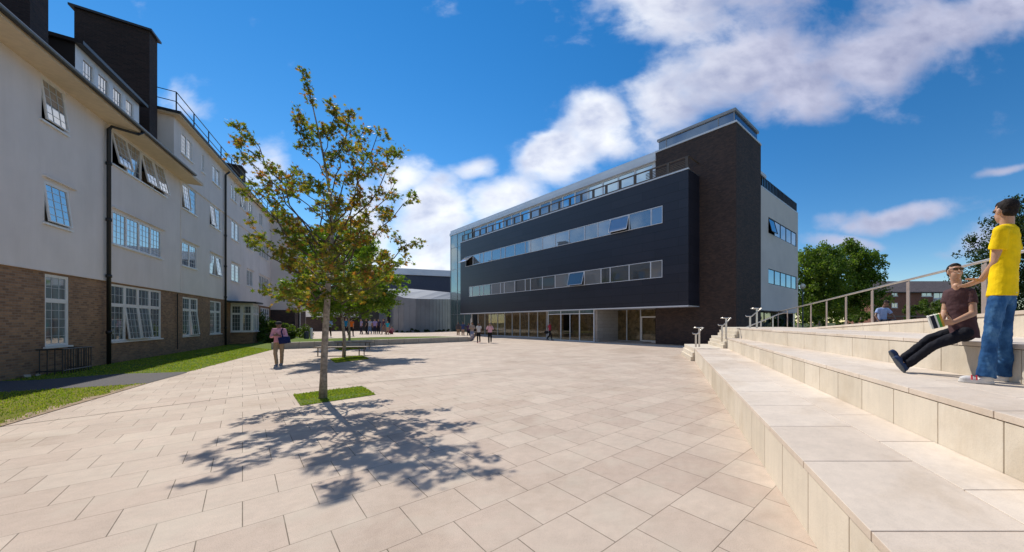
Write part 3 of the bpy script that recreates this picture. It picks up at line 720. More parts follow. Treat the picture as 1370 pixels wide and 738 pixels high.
mb.quad(MF.pt(cR, CD, hB), MF.pt(cR, 0, hB), MF.pt(cR, 0, hT), MF.pt(cR, CD, hT)); mb.quad(MF.pt(cL, CD, hB), MF.pt(cL, -.5, hB), MF.pt(cL, -.5, hT), MF.pt(cL, CD, hT))
mb.build('slate_cladding', M['cladding'], main, uvdir=(-.774, .633))
mb = MB(); mb.fbox(MF, cR+.02, cL-.02, -1.4, CD-.02, hB-.06, hB-.001); mb.fbox(MF, cR, cL, CD-.019, CD+.03, hB-.09, hB-.001); mb.fbox(MF, cR-.02, cL+.02, CD-.1, CD+.03, hT+.001, hT+.09); mb.build('edge_trim', M['fascia'], main)
mb = MB(); mb.fbox(MF, cR+.02, cL-.02, -.7, CD-.1, hT-.1, hT+.03); mb.build('terrace_floor', M['concrete'], main)
for ri, (pxs, (h0, h1)) in enumerate(((([623]+up)[0:], rU), (lo, rL))):
    for k in range(len(pxs)-1):
        s0, s1 = MF.s_px(pxs[k], CD), MF.s_px(pxs[k+1], CD)
        op = (0,) if (ri == 0 and k == 0) or (ri == 1 and pxs[k] == 761.6) or (ri == 0 and pxs[k] == 816.6) else ()
        window(MF, s0, s1, h0, h1, CD+.05, 1, main, M['fascia'], M['pane_main'] if ri == 0 else M['pane_lower'], opened=op, bars=False, fw=.04, sill=False, ang=48 if (ri == 0 and k == 0) else 14, label='window with its pane tilted open' if op else None)
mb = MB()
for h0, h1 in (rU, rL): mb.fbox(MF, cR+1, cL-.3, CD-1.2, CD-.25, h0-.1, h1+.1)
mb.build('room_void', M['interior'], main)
# penthouse
PD = -.12; ph0, ph1 = hT, 14.0
pw = []; s = s877+.35; ws = []
while s < s603-1.2: ws.append((s, min(s+1.75, s603-1.0))); s += 1.83
mb = MB(); mb.fwall(MF, s877-.1, s603-.05, ph0, ph1, PD, [(a, b, ph0+.25, ph1-.06) for a, b in ws]); mb.build('penthouse_wall', M['fascia'], main)
for a, b in ws: window(MF, a, b, ph0+.25, ph1-.06, PD, 1, main, M['fascia'], M['pane_blue'] if random.random() < .6 else M['pane_main'], bars=False, sill=False, fw=.05)
mb = MB(); 
q = [MF.pt(s877-.05, .10, 0), MF.pt(s603+.15, .10, 0)]; e = Vector((.671, .741, 0))
q += [q[1]+e*12.3, q[0]+e*12.3]; q[3] = q[0]+e*12.3
mb.prism([(p.x, p.y) for p in q], 14.0, 14.36); 
mb.prism([(p.x, p.y) for p in [q[0]+e*.12, q[1]+e*.12, q[2], q[3]]], 14.365, 14.74)
mb.build('roof_fascia', M['fascia'], main)
mb = MB(); f = MF; sv = MF.s_px(640, -2); mb.fbox(f, sv, sv+1.4, -3.2, -2.4, 14.7, 15.9); mb.build('roof_vent', M['black_metal'], main)
# terrace railing
tr = MB()
for h in (12.70, 12.0): tr.fbox(MF, cR+.05, cL-.1, CD-.22, CD-.14, h, h+.07)
tr.fbox(MF, cR+.05, cR+.12, 0, CD-.22, 12.70, 12.77)
k = 0
while .12+k*.11 < .62: tr.fbox(MF, cR+.1, MF.s_px(862, CD), CD-.20, CD-.17, 12.05+k*.11, 12.09+k*.11); k += 1
tro = tr.build('terrace_railing', M['brown_metal'], main)
s = cR+.1
while s < cL-.3:
    mb = MB(); mb.fbox(MF, s, s+.22, CD-.225, CD-.135, 11.83, 12.765); mb.build('post', M['brown_metal'], tro); s += 1.5
# tower
A = MF.pt(0, 0, 0); B = MF.pt(s877, 0, 0); dt = 3.99
def tw(i0, i1): # inset quad
    a = MF.pt(i0, -i0, 0); b = MF.pt(s877-i0, -i0, 0); return [a, b, b+e*(dt-2*i1), a+e*(dt-2*i1)]
mb = MB(); mb.prism([(p.x, p.y) for p in tw(0, 0)], -.1, 14.6); tower = mb.build('brick_tower', M['brick_black'], main)
mb = MB(); mb.prism([(p.x, p.y) for p in tw(-.04, -.04)], 14.6, 14.72); mb.build('coping', M['fascia'], tower)
mb = MB(); mb.prism([(p.x, p.y) for p in tw(.18, .2)], 14.72, 15.45); mb.build('glass_crown', M['crown'], tower)
mb = MB(); mb.prism([(p.x, p.y) for p in tw(.08, .1)], 15.45, 15.62)
mb.fbox(MF, .18, .24, -.181, -.15, 14.73, 15.44); mb.fbox(MF, s877-.9, s877-.84, -.181, -.15, 14.73, 15.44); mb.fbox(MF, 1.3, 1.36, -.181, -.15, 14.73, 15.44); mb.build('crown_cap', M['zinc'], tower)
# side elevation
wl = 12.7
sw = [(1029, 1066.5, 8.53, 9.76), (1029, 1066.5, 4.63, 5.8)]
mb = MB(); mb.fwall(SF, dt, wl, 2.55, 11.67, -.06, [(SF.s_px(a), SF.s_px(b), c, d) for a, b, c, d in sw]); mb.quad(SF.pt(wl, -.06, 2.55), SF.pt(wl, -14, 2.55), SF.pt(wl, -14, 11.67), SF.pt(wl, -.06, 11.67))
mb.quad(SF.pt(dt, -.06, 2.55), SF.pt(wl, -.06, 2.55), SF.pt(wl, -1.2, 2.55), SF.pt(dt, -1.2, 2.55))
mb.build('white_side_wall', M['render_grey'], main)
for a, b, c, d in sw: window(SF, SF.s_px(a), SF.s_px(b), c, d, -.06, 5, main, M['black_metal'], M['pane_blue'], bars=False, sill=False, fw=.05, opened=(0,) if c > 8 else (), ang=15)
mb = MB(); mb.fbox(SF, dt, wl, -.3, -.05, 11.675, 11.76); mb.build('parapet_trim', M['fascia'], main)
mb = MB(); mb.fbox(SF, dt+.3, wl, -.22, -.18, 12.58, 12.64)
s = dt+.3
while s < wl: mb.fbox(SF, s, s+.09, -.24, -.16, 11.76, 12.64); s += .32
mb.build('side_railing', M['black_metal'], main)
mb = MB(); q = [SF.pt(dt+.0, -.9, 0), SF.pt(dt+2.3, -.9, 0), SF.pt(dt+2.3, -9, 0), SF.pt(dt, -9, 0)]; mb.prism([(p.x, p.y) for p in q], 11.7, 13.2); mb.build('side_penthouse', M['zinc_dark'], main)
mb = MB(); q = [SF.pt(dt+.0, -.6, 0), SF.pt(dt+2.6, -.6, 0), SF.pt(dt+2.6, -9, 0), SF.pt(dt, -9, 0)]; mb.prism([(p.x, p.y) for p in q], 13.2, 13.42); mb.build('side_roof', M['fascia'], main)
for k in range(5):
    a = dt+.1+k*1.7; window(SF, a, a+1.66, 0, 2.5, -1.1, 1, main, M['black_metal'], M['pane_green'], bars=False, sill=False)
# rear volumes and roofs
b0 = MF.pt(s603, 0, 0); 
mb = MB(); q = [MF.pt(s877, -.8, 0), MF.pt(s603, -.8, 0), MF.pt(s603, 0, 0)+e*12.6, MF.pt(.3, 0, 0)+e*12.6, MF.pt(.3, 0, 0)+e*4.05, MF.pt(s877, 0, 0)+e*4.05]
mb.prism([(p.x, p.y) for p in q], 11.3, 11.65); mb.build('main_roof', M['concrete'], main)
mb = MB(); a = MF.pt(s603, 0, 0)+e*12.6; b = MF.pt(.3, 0, 0)+e*12.6; f = Fr((a.x, a.y), (b-a).xy, (e.x, e.y)); mb.fbox(f, 0, (b-a).length, -.2, 0, 0, 11.6); mb.build('rear_wall', M['cladding'], main)
# glass corner at the left end
gc0, gc1 = cL, s603
mb = MB(); lev = [0, 2.75, 5.9, 9.1, 12.2, 14.0]; nn = 3
cw = MB()
for k in range(nn+1):
    s = gc0+.05+(gc1-gc0-.1)*k/nn; cw.fbox(MF, s-.03, s+.03, -.02, .06, 0, 14.0)
for h in lev: cw.fbox(MF, gc0, gc1, -.02, .05, h-.03 if h else 0, h+.03)
cwo = cw.build('corner_glazing', M['grey_frame'], main)
for k in range(nn):
    s0 = gc0+.05+(gc1-gc0-.1)*k/nn; s1 = gc0+.05+(gc1-gc0-.1)*(k+1)/nn
    for j in range(5):
        mb = MB(); mb.fbox(MF, s0+.03, s1-.03, -.01, .01, lev[j]+.03, lev[j+1]-.03); mb.build('pane', M['pane_green'], cwo)
mb = MB(); a = MF.pt(s603, 0, 0); f = Fr((a.x, a.y), (e.x, e.y), (-.74, .67)); mb.fbox(f, .05, 12.5, -.1, 0, 0, 13.99); mb.build('end_wall', M['pane_green'], main)
# ground floor glazing to the left of the entrance
box_front = P(795, 457.5, 28.5); bd = (Vector((box_front.x, box_front.y))-MF.o).dot(MF.n)
bx0 = MF.s_px(795, bd); bx1 = MF.s_px(733, bd)
gpx = [631, 640, 649, 657, 666, 675.6, 685.5, 696, 707.6, 719.5, 731.5]
gl = [cL+.0]+[MF.s_px(p) for p in gpx]
gm = MB()
for s in gl: gm.fbox(MF, s-.03, s+.03, -.03, .06, 0, hB-.06)
gm.fbox(MF, bx1, cL, -.03, .06, 0, .12)
gmo = gm.build('ground_glazing', M['fascia'], main)
for k in range(len(gl)-1):
    mb = MB(); mb.fbox(MF, gl[k+1]+.03, gl[k]-.03, -.005, .005, .12, hB-.06); mb.build('pane', M['glass'], gmo)
# the white double door at the left of the glazing
mb = MB(); s0, s1 = gl[1], gl[0]-.1
for sa_, sb_, ha, hb_ in ((s0+.05, s1, 2.05, 2.2), (s0+.05, s0+.15, .12, 2.05), (s1-.1, s1, .12, 2.05), ((s0+s1)/2-.08, (s0+s1)/2+.08, .12, 2.05), (s0+.05, s1, .12, .3)): mb.fbox(MF, sa_, sb_, .062, .10, ha, hb_)
mb.build('door', M['white_frame'], main)
# room behind the glazing
mb = MB(); mb.fbox(MF, bx1+.3, cL-.1, -.75, -.6, 0, hB); mb.fbox(MF, s877+1.3, bx1+.3, -1.9, -1.75, 0, hB); mb.build('timber_wall', M['timber'], main)
mb = MB(); mb.fbox(MF, s877+1.3, cL, -1.75, -.02, .0, .06); mb.fbox(MF, bx0, bx1, -.02, bd-.05, 0, .05); mb.build('floor_slab', M['concrete'], main)
s = bx1+1; 
while s < cL-1:
    mb = MB(); mb.tube([MF.pt(s, -.9, 0), MF.pt(s, -.9, hB)], .16, 12); mb.build('column', M['pane_green'] if int(s) % 2 else M['concrete'], main, smooth=True); s += 5.2
# entrance box
eb = MB(); bh = MF.h_px(795, 409.5, bd)
es = [bx0+.06, MF.s_px(775, bd), MF.s_px(750, bd), bx1]
for s in es: eb.fbox(MF, s-.04, s+.04, bd-.08, bd, 0, bh-.12)
eb.fbox(MF, bx0-.02, bx1+.05, bd-1.4, bd+.02, bh-.12, bh); eb.fbox(MF, bx0, bx1, bd-.08, bd-.01, bh-.62, bh-.55); eb.fbox(MF, bx0, bx1, bd-.08, bd-.01, 0, .07)
eb.fbox(MF, (es[1]+es[2])/2-.025, (es[1]+es[2])/2+.025, bd-.07, bd-.01, 0, bh-.6)
ebo = eb.build('entrance', M['fascia'], main)
for k in range(3):
    mb = MB(); mb.fbox(MF, es[k]+.04, es[k+1]-.04, bd-.05, bd-.04, .07, bh-.62); mb.build('pane', M['glass'], ebo)
    mb = MB(); mb.fbox(MF, es[k]+.04, es[k+1]-.04, bd-.05, bd-.04, bh-.55, bh-.12); mb.build('fanlight', M['pane_green'], ebo)
mb = MB(); mb.fbox(MF, bx1, bx1+.02, .1, bd-.1, .05, bh-.15); mb.build('side_pane', M['glass'], ebo)
q = MF.pt(bx0, bd, 0); flank = None
rec = -1.3
fr = MB(); fr.fbox(MF, bx0-.02-.25, bx0-.021, rec, bd-.09, 0, hB-.07); fr.build('entrance_flank', M['concrete'], main, uvdir=(.633, .774))
rs = [MF.s_px(824, rec), MF.s_px(838.5, rec), MF.s_px(857, rec), s877]
rs[3] = MF.s_px(877, 0)
rg_ = MB()
for s in rs: rg_.fbox(MF, s-.04, s+.04, rec-.05, rec+.03, 0, hB-.07)
rg_.fbox(MF, rs[3], bx0-.3, rec-.05, rec+.03, 0, .08)
rgo = rg_.build('recess_glazing', M['fascia'], main)
for k in range(3):
    mb = MB(); a, b = rs[k+1]+.04, rs[k]-.04
    mb.fbox(MF, a, b, rec-.01, rec, .08, hB-.07); mb.build('pane', M['glass'], rgo)
mb = MB(); a, b = rs[3]+.06, rs[2]-.08
for x0, x1, y0, y1 in ((a, a+.12, 0, 2.15), (b-.12, b, 0, 2.15), (a+.12, b-.12, 2.03, 2.15), (a+.12, b-.12, 0, .18)): mb.fbox(MF, x0, x1, rec+.031, rec+.08, y0, y1)
do = mb.build('door', M['white_frame'], main); mb = MB(); mb.fbox(MF, a+.2, a+.24, rec+.08, rec+.14, .95, 1.25); mb.build('handle', M['steel'], do)
mb = MB(); mb.fbox(MF, s877-.3, s877-.0, rec, -.001, 0, hB-.07); mb.fbox(MF, s877-.3, bx0, rec-2.2, rec-2.1, 0, hB); mb.build('brick_return', M['brick_black'], main)
mb = MB(); q = [MF.pt(-0.2, .9, 0), MF.pt(s603+1, .9, 0), MF.pt(s603+1, 2.1, 0), MF.pt(-0.2, 2.1, 0)]
sheet('pale_strip', [(p.x, p.y) for p in q], .005, M['tread'])
# ------------------------------------------------------------------ raised lawn and curved seat wall (middle)
wallpx = [(362.5, 467.3), (400, 466), (440, 464.6), (481.6, 462.8), (520, 461.1), (560, 459.4), (600, 457.7), (626, 456.6)]
wp = [G(a, b) for a, b in wallpx]
def dens(pts, step):
    out = [pts[0]]
    for a, b in zip(pts, pts[1:]):
        n = max(1, round((b-a).length/step))
        for k in range(1, n+1): out.append(a+(b-a)*k/n)
    return out
wd = dens(wp, .9); hw = .40
sw_ = empty('seat_wall', wp[3], 'long low curved stone seat wall edging the raised lawn mid plaza', 'wall')
mb = MB()
for a, b in zip(wd, wd[1:]):
    tt = (b-a).normalized(); nn = Vector((-tt.y, tt.x, 0)); g = tt*.008
    mb.prism([((a+g).x, (a+g).y), ((b-g).x, (b-g).y), ((b-g+nn*.42).x, (b-g+nn*.42).y), ((a+g+nn*.42).x, (a+g+nn*.42).y)], 0, hw)
mb.build('stone_blocks', M['stone_dark'], sw_, bevel=.008)
back = [G(626, 448.0, .36), G(583, 449.8, .36), G(510, 450.6, .36), G(417, 453.2, .36), L.pt(sE+2, 3.2, 0), L.pt(sE-1.5, 3.4, 0)]
mb = MB(); ring = [Vector((p.x, p.y, 0))+Vector((.05, .3, 0)) for p in wd]
poly = [(p.x, p.y) for p in ring]+[(p.x, p.y) for p in back[1:]]
mb.add([(x, y, .365) for x, y in poly], [tuple(range(len(poly)))])
o = mb.build('raised_lawn', M['lawn'])
if o.data.polygons[0].normal.z < 0: o.data.flip_normals()
tag(o, kind='structure')
# rising pavement behind it
tp = [(wp[-1].x+.1, wp[-1].y+.3), (wp[0].x+.2, wp[0].y+.35), (L.pt(sE-1, 3.2, 0).x, L.pt(sE-1, 3.2, 0).y), (-60, 40), (-60, 75), (-22, 75), (-24, 52)]
mb = MB(); mb.prism([(p[0], p[1]) for p in tp][::-1], -.1, .355)
tag(mb.build('upper_paving', M['paving'], uvdir=PU), kind='structure')
# ------------------------------------------------------------------ background buildings
zb = MB()
arc = [(507, 48.5), (516, 46.6), (526, 45.2), (540, 45.0), (556, 45.6), (575, 47.5), (592, 50), (612, 53.5)]
pts = [Vector(((a-CX)/F*d, d, 0)) for a, d in arc]
topy = [386.5, 389, 393, 398, 399.3, 399.8, 400, 400]
hts = [H+(CY-y)/F*d for y, (a, d) in zip(topy, arc)]
hall = empty('metal_hall', pts[4], 'curved grey standing seam metal hall behind the raised lawn', 'building')
wl_ = MB(); sm = MB()
for i in range(len(pts)-1):
    a, b = pts[i], pts[i+1]; n = max(2, int((b-a).length/.55))
    for k in range(n):
        p = a+(b-a)*k/n; q = a+(b-a)*(k+1)/n; hp = hts[i]+(hts[i+1]-hts[i])*k/n; hq = hts[i]+(hts[i+1]-hts[i])*(k+1)/n
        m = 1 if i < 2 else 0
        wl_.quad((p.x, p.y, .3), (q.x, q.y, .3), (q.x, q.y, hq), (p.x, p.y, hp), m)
        if m == 0:
            nn = Vector((q.y-p.y, -(q.x-p.x), 0)).normalized()*.045; tt = (q-p).normalized()*.02
            sm.hexa([(p.x-tt.x, p.y-tt.y, .3), (p.x+tt.x, p.y+tt.y, .3), (p.x+tt.x+nn.x, p.y+tt.y+nn.y, .3), (p.x-tt.x+nn.x, p.y-tt.y+nn.y, .3),
                     (p.x-tt.x, p.y-tt.y, hp), (p.x+tt.x, p.y+tt.y, hp), (p.x+tt.x+nn.x, p.y+tt.y+nn.y, hp), (p.x-tt.x+nn.x, p.y-tt.y+nn.y, hp)])
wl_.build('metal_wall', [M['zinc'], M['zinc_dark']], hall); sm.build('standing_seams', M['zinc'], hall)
mb = MB(); rp = [Vector((p.x, p.y, h)) for p, h in zip(pts, hts)]; bk = [Vector((p.x-1.0, p.y+7, H+(CY-386-max(0, (q_[0]-513)/88*7))/F*(p.y+7))) for p, q_ in zip(pts, arc)]
for i in range(len(rp)-1): mb.quad(rp[i], rp[i+1], bk[i+1], bk[i])
mb.build('curved_roof', M['hall_roof'], hall)
mb = MB(); q = P(522.5, 0, 45.65); mb.hexa([P(519.5, 433, 46.0)+Vector((0, -.25, 0)), P(521.5, 433, 46.0)+Vector((0, -.25, 0)), P(521.5, 433, 46.0), P(519.5, 433, 46.0), P(521, 410, 46.0)+Vector((0, -.25, 0)), P(523, 410, 46.0)+Vector((0, -.25, 0)), P(523, 410, 46.0), P(521, 410, 46.0)]); mb.build('slit_window', M['interior'], hall)
def slabbox(px0, px1, d0, d1, z0, z1, dep, mat, name, parent, m=None):
    a = Vector(((px0-CX)/F*d0, d0)); b = Vector(((px1-CX)/F*d1, d1)); t_ = (b-a).normalized(); n_ = Vector((-t_.y, t_.x))
    if n_.y < 0: n_ = -n_
    mb = MB(); mb.prism([tuple(a), tuple(b), tuple(b+n_*dep), tuple(a+n_*dep)], z0, z1); return mb.build(name, mat, parent)
big = empty('lecture_block', P(555, 431, 64), 'large blue grey box building with a pale roof edge behind the metal hall', 'building')
slabbox(505, 640, 60, 66, 0, 10.2, 15, M['zinc_dark'], 'blue_wall', big); slabbox(500, 642, 59.6, 65.6, 10.2, 11.3, 16, M['fascia'], 'roof_edge', big)
wb = empty('white_block', P(440, 431, 52), 'low white panelled block with a strip window seen through the trees', 'building')
slabbox(400, 483, 50, 54, 0, 2.45, 8, M['brick_black'], 'brick_base', wb); slabbox(399, 483, 49.7, 53.7, 2.45, 3.75, 8, M['far_white'], 'white_band', wb)
slabbox(400, 483, 50, 54, 3.75, 4.9, 8, M['pane_blue'], 'strip_window', wb); slabbox(399, 483, 49.7, 53.7, 4.9, 5.9, 8, M['far_white'], 'upper_band', wb)
mb = MB()
for k in range(12):
    px = 402+k*7; d = 49.9+(px-400)/83*4; q = P(px, 431, d); mb.box(q.x-.05, q.x+.05, q.y-.15, q.y, 3.75, 4.9)
mb.build('window_mullions', M['white_frame'], wb)
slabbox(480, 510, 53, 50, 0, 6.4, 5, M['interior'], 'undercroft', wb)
# brick house on the right
hs_ = empty('brick_house', P(1235, 431, 62)+Vector((0, 0, -.4)), 'red brick house with grey pitched roof beyond the ramp on the right', 'house')
a = Vector(((1170-CX)/F*60, 60)); b = Vector(((1345-CX)/F*60, 60)); HF = Fr(a, (1, 0), (0, -1)); Lh = b.x-a.x
hw_ = []
for px0, px1, y0, y1 in ((1193, 1201, 390, 396), (1233, 1247, 390, 396.5), (1193, 1201, 405, 411.5), (1249, 1266, 390, 399), (1272, 1282, 390, 397), (1300, 1312, 390, 397)):
    hw_.append(((px0-CX)/F*60-a.x, (px1-CX)/F*60-a.x, H+(CY-y1)/F*60, H+(CY-y0)/F*60))
mb = MB(); mb.fwall(HF, 0, Lh, 1, 6.9, 0, hw_, 0); mb.fbox(HF, -.1, 0, -8, 0, 1, 6.9); mb.fbox(HF, Lh, Lh+.1, -8, 0, 1, 6.9); mb.build('brick_wall', M['house_brick'], hs_)
for s0, s1, h0, h1 in hw_: window(HF, s0, s1, h0, h1, 0, 2, hs_, M['white_frame'], M['pane'], bars=False, fw=.12)
mb = MB(); mb.hexa([HF.pt(-.4, .5, 6.8), HF.pt(Lh+.4, .5, 6.8), HF.pt(Lh+.4, -4, 9.2), HF.pt(-.4, -4, 9.2), HF.pt(-.4, .5, 6.95), HF.pt(Lh+.4, .5, 6.95), HF.pt(Lh+.4, -4, 9.35), HF.pt(-.4, -4, 9.35)])
mb.hexa([HF.pt(-.4, -4, 9.2), HF.pt(Lh+.4, -4, 9.2), HF.pt(Lh+.4, -8.5, 6.8), HF.pt(-.4, -8.5, 6.8), HF.pt(-.4, -4, 9.35), HF.pt(Lh+.4, -4, 9.35), HF.pt(Lh+.4, -8.5, 6.95), HF.pt(-.4, -8.5, 6.95)])
mb.build('roof', M['house_roof'], hs_)
mb = MB(); mb.fbox(HF, (1248-CX)/F*60-a.x, (1267-CX)/F*60-a.x, .02, .9, 4.9, 5.7); mb.build('balcony', M['far_white'], hs_)
# ------------------------------------------------------------------ trees
def leafverts(c, nrm_, up_, size, kind):
    x = nrm_.cross(up_); x = x.normalized() if x.length > 1e-3 else Vector((1, 0, 0)); y = x.cross(nrm_).normalized()
    if kind == 'star':
        L_ = [(0, -.45), (.14, -.12), (.5, -.22), (.24, .05), (.46, .42), (.12, .22), (0, .62), (-.12, .22), (-.46, .42), (-.24, .05), (-.5, -.22), (-.14, -.12)]
    elif kind == 'oval': L_ = [(0, -.5), (.24, -.15), (.22, .2), (0, .55), (-.22, .2), (-.24, -.15)]
    else:
        L_ = [(random.uniform(-.1, .1), -.5), (.4, random.uniform(-.3, 0)), (.25, .35), (0, .55), (-.35, .25), (-.38, -.2)]
    return [c+x*a*size+y*b*size+nrm_*(abs(a)*-.18*size) for a, b in L_]
def rv(): 
    v = Vector((random.gauss(0, 1), random.gauss(0, 1), random.gauss(0, 1))); return v.normalized()
class Leaves:
    def __init__(s): s.v = []; s.f = []
    def leaf(s, c, size, kind='star', tilt=.8):
        n = (Vector((0, 0, 1))*(1-tilt)+rv()*tilt).normalized(); vs = leafverts(c, n, rv(), size, kind)
        b = len(s.v); s.v += vs; s.f.append(list(range(b, b+len(vs))))
    def build(s, name, mat, parent):
        mb = MB(); mb.v = [tuple(v) for v in s.v]; mb.f = s.f; mb.m = [0]*len(s.f)
        off = wloc(parent); me = bpy.data.meshes.new(name)
        me.from_pydata([(v[0]-off.x, v[1]-off.y, v[2]-off.z) for v in s.v], [], s.f); me.materials.append(mat)
        o = bpy.data.objects.new(name, me); COL.objects.link(o); o.parent = parent; return o
def curve_pts(a, b, n, sag, jit):
    out = []; j = [rv()*jit for _ in range(n+1)]
    for k in range(n+1):
        f = k/n; p = a.lerp(b, f)+Vector((0, 0, sag*math.sin(math.pi*f)))+j[k]*math.sin(math.pi*f)
        out.append(p)
    return out
def grow_tree(o, leader, radii, limbs, leafsize, per, twig, mat, kind='star', seed=1, clump=.16, twigs=9, topleaf=True):
    """leader: world points; limbs: (height fraction along leader, end point)"""
    random.seed(seed)
    tb = MB(); tb.tube(leader, radii, 12)
    lv_ = Leaves()
    def at(fz):
        f = fz*(len(leader)-1); i = min(int(f), len(leader)-2); return leader[i].lerp(leader[i+1], f-i), radii[i]+(radii[i+1]-radii[i])*(f-i)
    def leafs(p, n, sp):
        for _ in range(n): lv_.leaf(p+rv()*sp*random.random()**.6, leafsize*random.uniform(.65, 1.25), kind, .85)
    def side(pts, r, depth, t_from=.3):
        n = twigs if depth == 0 else 4
        for k in range(n):
            f = t_from+(1-t_from)*(k+random.random())/n
            i = min(int(f*(len(pts)-1)), len(pts)-2); p = pts[i].lerp(pts[i+1], f*(len(pts)-1)-i)
            d = (pts[i+1]-pts[i]).normalized(); v = (d*.7+rv()*.75+Vector((0, 0, .28))).normalized()
            ln = twig*random.uniform(.6, 1.25)*(1-.35*f)*(1 if depth == 0 else .6)
            q = p+v*ln; tp_ = curve_pts(p, q, 4, .02*ln, .06*ln)
            tb.tube(tp_, max(.004, r*.45*(1-f*.5)), 5, r1=.003, m=1)
            if depth == 0: side(tp_, r*.4, 1)
            for w_ in (1, 2, 3, 4):
                if random.random() < .9: leafs(tp_[w_], per, clump)
    for fz, end in limbs:
        p, r0 = at(fz); r = r0*.40
        pts = curve_pts(p, end, 7, -.10*(end-p).length*.4, .07*(end-p).length**.5)
        tb.tube(pts, r, 7, r1=.006, m=1); side(pts, r, 0)
        leafs(pts[-1], per*2, clump)
    if topleaf:
        n = len(leader)
        for i in range(int(n*.5), n):
            leafs(leader[i], per*2, clump*.9)
        side(leader[int(n*.55):], .02, 0, 0.1)
    tb.build('trunk', [M['bark'], M['limb']], o, smooth=True); lv_.build('crown', mat, o)
zt = 7.41
LP = [(432, 535), (433, 500), (434.5, 460), (437, 415), (440, 370), (444, 320), (443, 270), (436, 225), (427, 180), (418, 140), (409, 104)]
leader = [P(a, b, zt+.02*math.sin(i)) for i, (a, b) in enumerate(LP)]; leader[0].z = -.05
rad = [.078, .060, .056, .053, .047, .037, .028, .021, .015, .009, .004]
tree1 = empty('young_maple', (leader[0].x, leader[0].y, 0), 'tall young tree with bronze and green leaves in the nearest grass square', 'tree', 'young trees in a row on the plaza')
def fr_of(y):   # leader fraction for a pixel height
    for i in range(len(LP)-1):
        if LP[i][1] >= y >= LP[i+1][1]: return (i+(LP[i][1]-y)/(LP[i][1]-LP[i+1][1]))/(len(LP)-1)
    return .5
LB = [(330, 310, 182, .2), (345, 326, 168, -.5), (350, 336, 215, .9), (360, 332, 262, -.9), (375, 338, 305, .6), (385, 350, 335, -.8), (398, 372, 398, .3), (392, 402, 392, -1.2), (300, 366, 225, .9),
      (330, 505, 180, .3), (345, 532, 205, -.6), (355, 528, 245, 1.0), (365, 540, 272, -.9), (378, 556, 322, .2), (385, 535, 352, .9), (392, 522, 375, -.8), (395, 490, 385, 1.3), (300, 505, 215, -.9), (290, 488, 170, .8), (265, 468, 150, -.4), (240, 392, 158, .3), (215, 448, 148, 0.2),
      (340, 430, 250, -1.6), (350, 445, 260, 1.6), (375, 420, 345, -1.7), (380, 455, 330, 1.9), (390, 405, 360, 1.2), (392, 480, 400, -1.1), (320, 408, 235, 1.1), (360, 395, 300, .4), (370, 490, 300, .2)]
grow_tree(tree1, leader, rad, [(fr_of(a), P(b, c, zt+d)) for a, b, c, d in LB], .088, 2, .40, M['leaf_red'], seed=11, clump=.10, twigs=7)
def young(px, py, topy, spread, lo_, hi_, label, seed, mat):
    g = G(px, py); d = g.y; hgt = (py-topy)/F*d
    o = empty('young_maple', g, label, 'tree', 'young trees in a row on the plaza')
    ld = [g+Vector((.05*math.sin(i*1.3), .04*math.cos(i), hgt*i/9)) for i in range(10)]; ld[0].z = -.05
    rd = [.075, .062, .056, .05, .043, .035, .028, .02, .012, .005]
    random.seed(seed); lm = []
    for k in range(30):
        f = random.uniform(lo_-.08, .9); a = random.uniform(0, 6.28); r = spread*(1-.55*abs(f-.5)*2)*random.uniform(.6, 1.1)
        p = ld[0]+Vector((0, 0, hgt*(f+random.uniform(.0, .12)))); lm.append((max(.3, f-.08), Vector((g.x, g.y, 0))+Vector((math.cos(a)*r, math.sin(a)*r, p.z))))
    grow_tree(o, ld, rd, lm, .15, 4, .8, mat, seed=seed, clump=.22, twigs=6)
young(459, 478, 300, 2.1, .36, 1, 'green leafed young tree second in the row, beside the bench', 21, M['leaf_green'])
young(466.5, 462, 318, 2.6, .36, 1, 'green young tree farthest in the row near the seat wall', 23, M['leaf_green'])
# grass squares at their feet
def square(pxs, name, label):
    pts = [G(a, b) for a, b in pxs]; o = sheet(name, pts, .006, M['lawn'])
    return [(p.x, p.y) for p in pts]
sq = [square(((392, 528), (484, 516.2), (503, 528), (402, 543)), 'grass_square', ''), square(((441, 480), (484, 475.5), (494, 480), (449, 485.5)), 'grass_square', ''), square(((448, 466), (476, 463.5), (489, 466), (455, 468.5)), 'grass_square', '')]
tag(blades('tree_grass', [(s_, .005) for s_ in sq], 1400, .035), 'short grass growing in the squares around the tree trunks', 'grass', kind='stuff')
def far_tree(o, base, lobes, n, size, mat, trunk_h, trunk_r, kind='clump'):
    tb = MB(); tb.tube([base, base+Vector((.1, 0, trunk_h*.5)), base+Vector((0, .1, trunk_h))], trunk_r, 8, r1=trunk_r*.6)
    lv_ = Leaves()
    top = base+Vector((0, 0, trunk_h*.8))
    for c, r in lobes:
        tb.tube(curve_pts(top, c, 4, 0, .2), trunk_r*.45, 6, r1=.03)
        m = int(n*(r.x*r.z)/sum(q[1].x*q[1].z for q in lobes))
        sub = [(c+Vector((v.x*r.x, v.y*r.y, v.z*r.z))*random.uniform(.35, 1.0), random.uniform(.16, .36)) for v in (rv() for _ in range(55))]
        for _ in range(m):
            sc, sr = random.choice(sub); k = (r.x+r.y+r.z)/3
            p = sc+rv()*sr*k*random.random()**.45
            lv_.leaf(p, size*random.uniform(.6, 1.3), kind, .8)
    tb.build('trunk', M['bark'], o, smooth=True); lv_.build('crown', mat, o)
def lobe(px, py, d, rx, ry, rz): return (P(px, py, d), Vector((rx, ry, rz)))
random.seed(5)
o = empty('leafy_tree', P(1096, 431, 44)*1.0-Vector((0, 0, .4)), 'broad leafy tree right beside the white end wall of the campus building', 'tree', 'tall trees beyond the ramp')
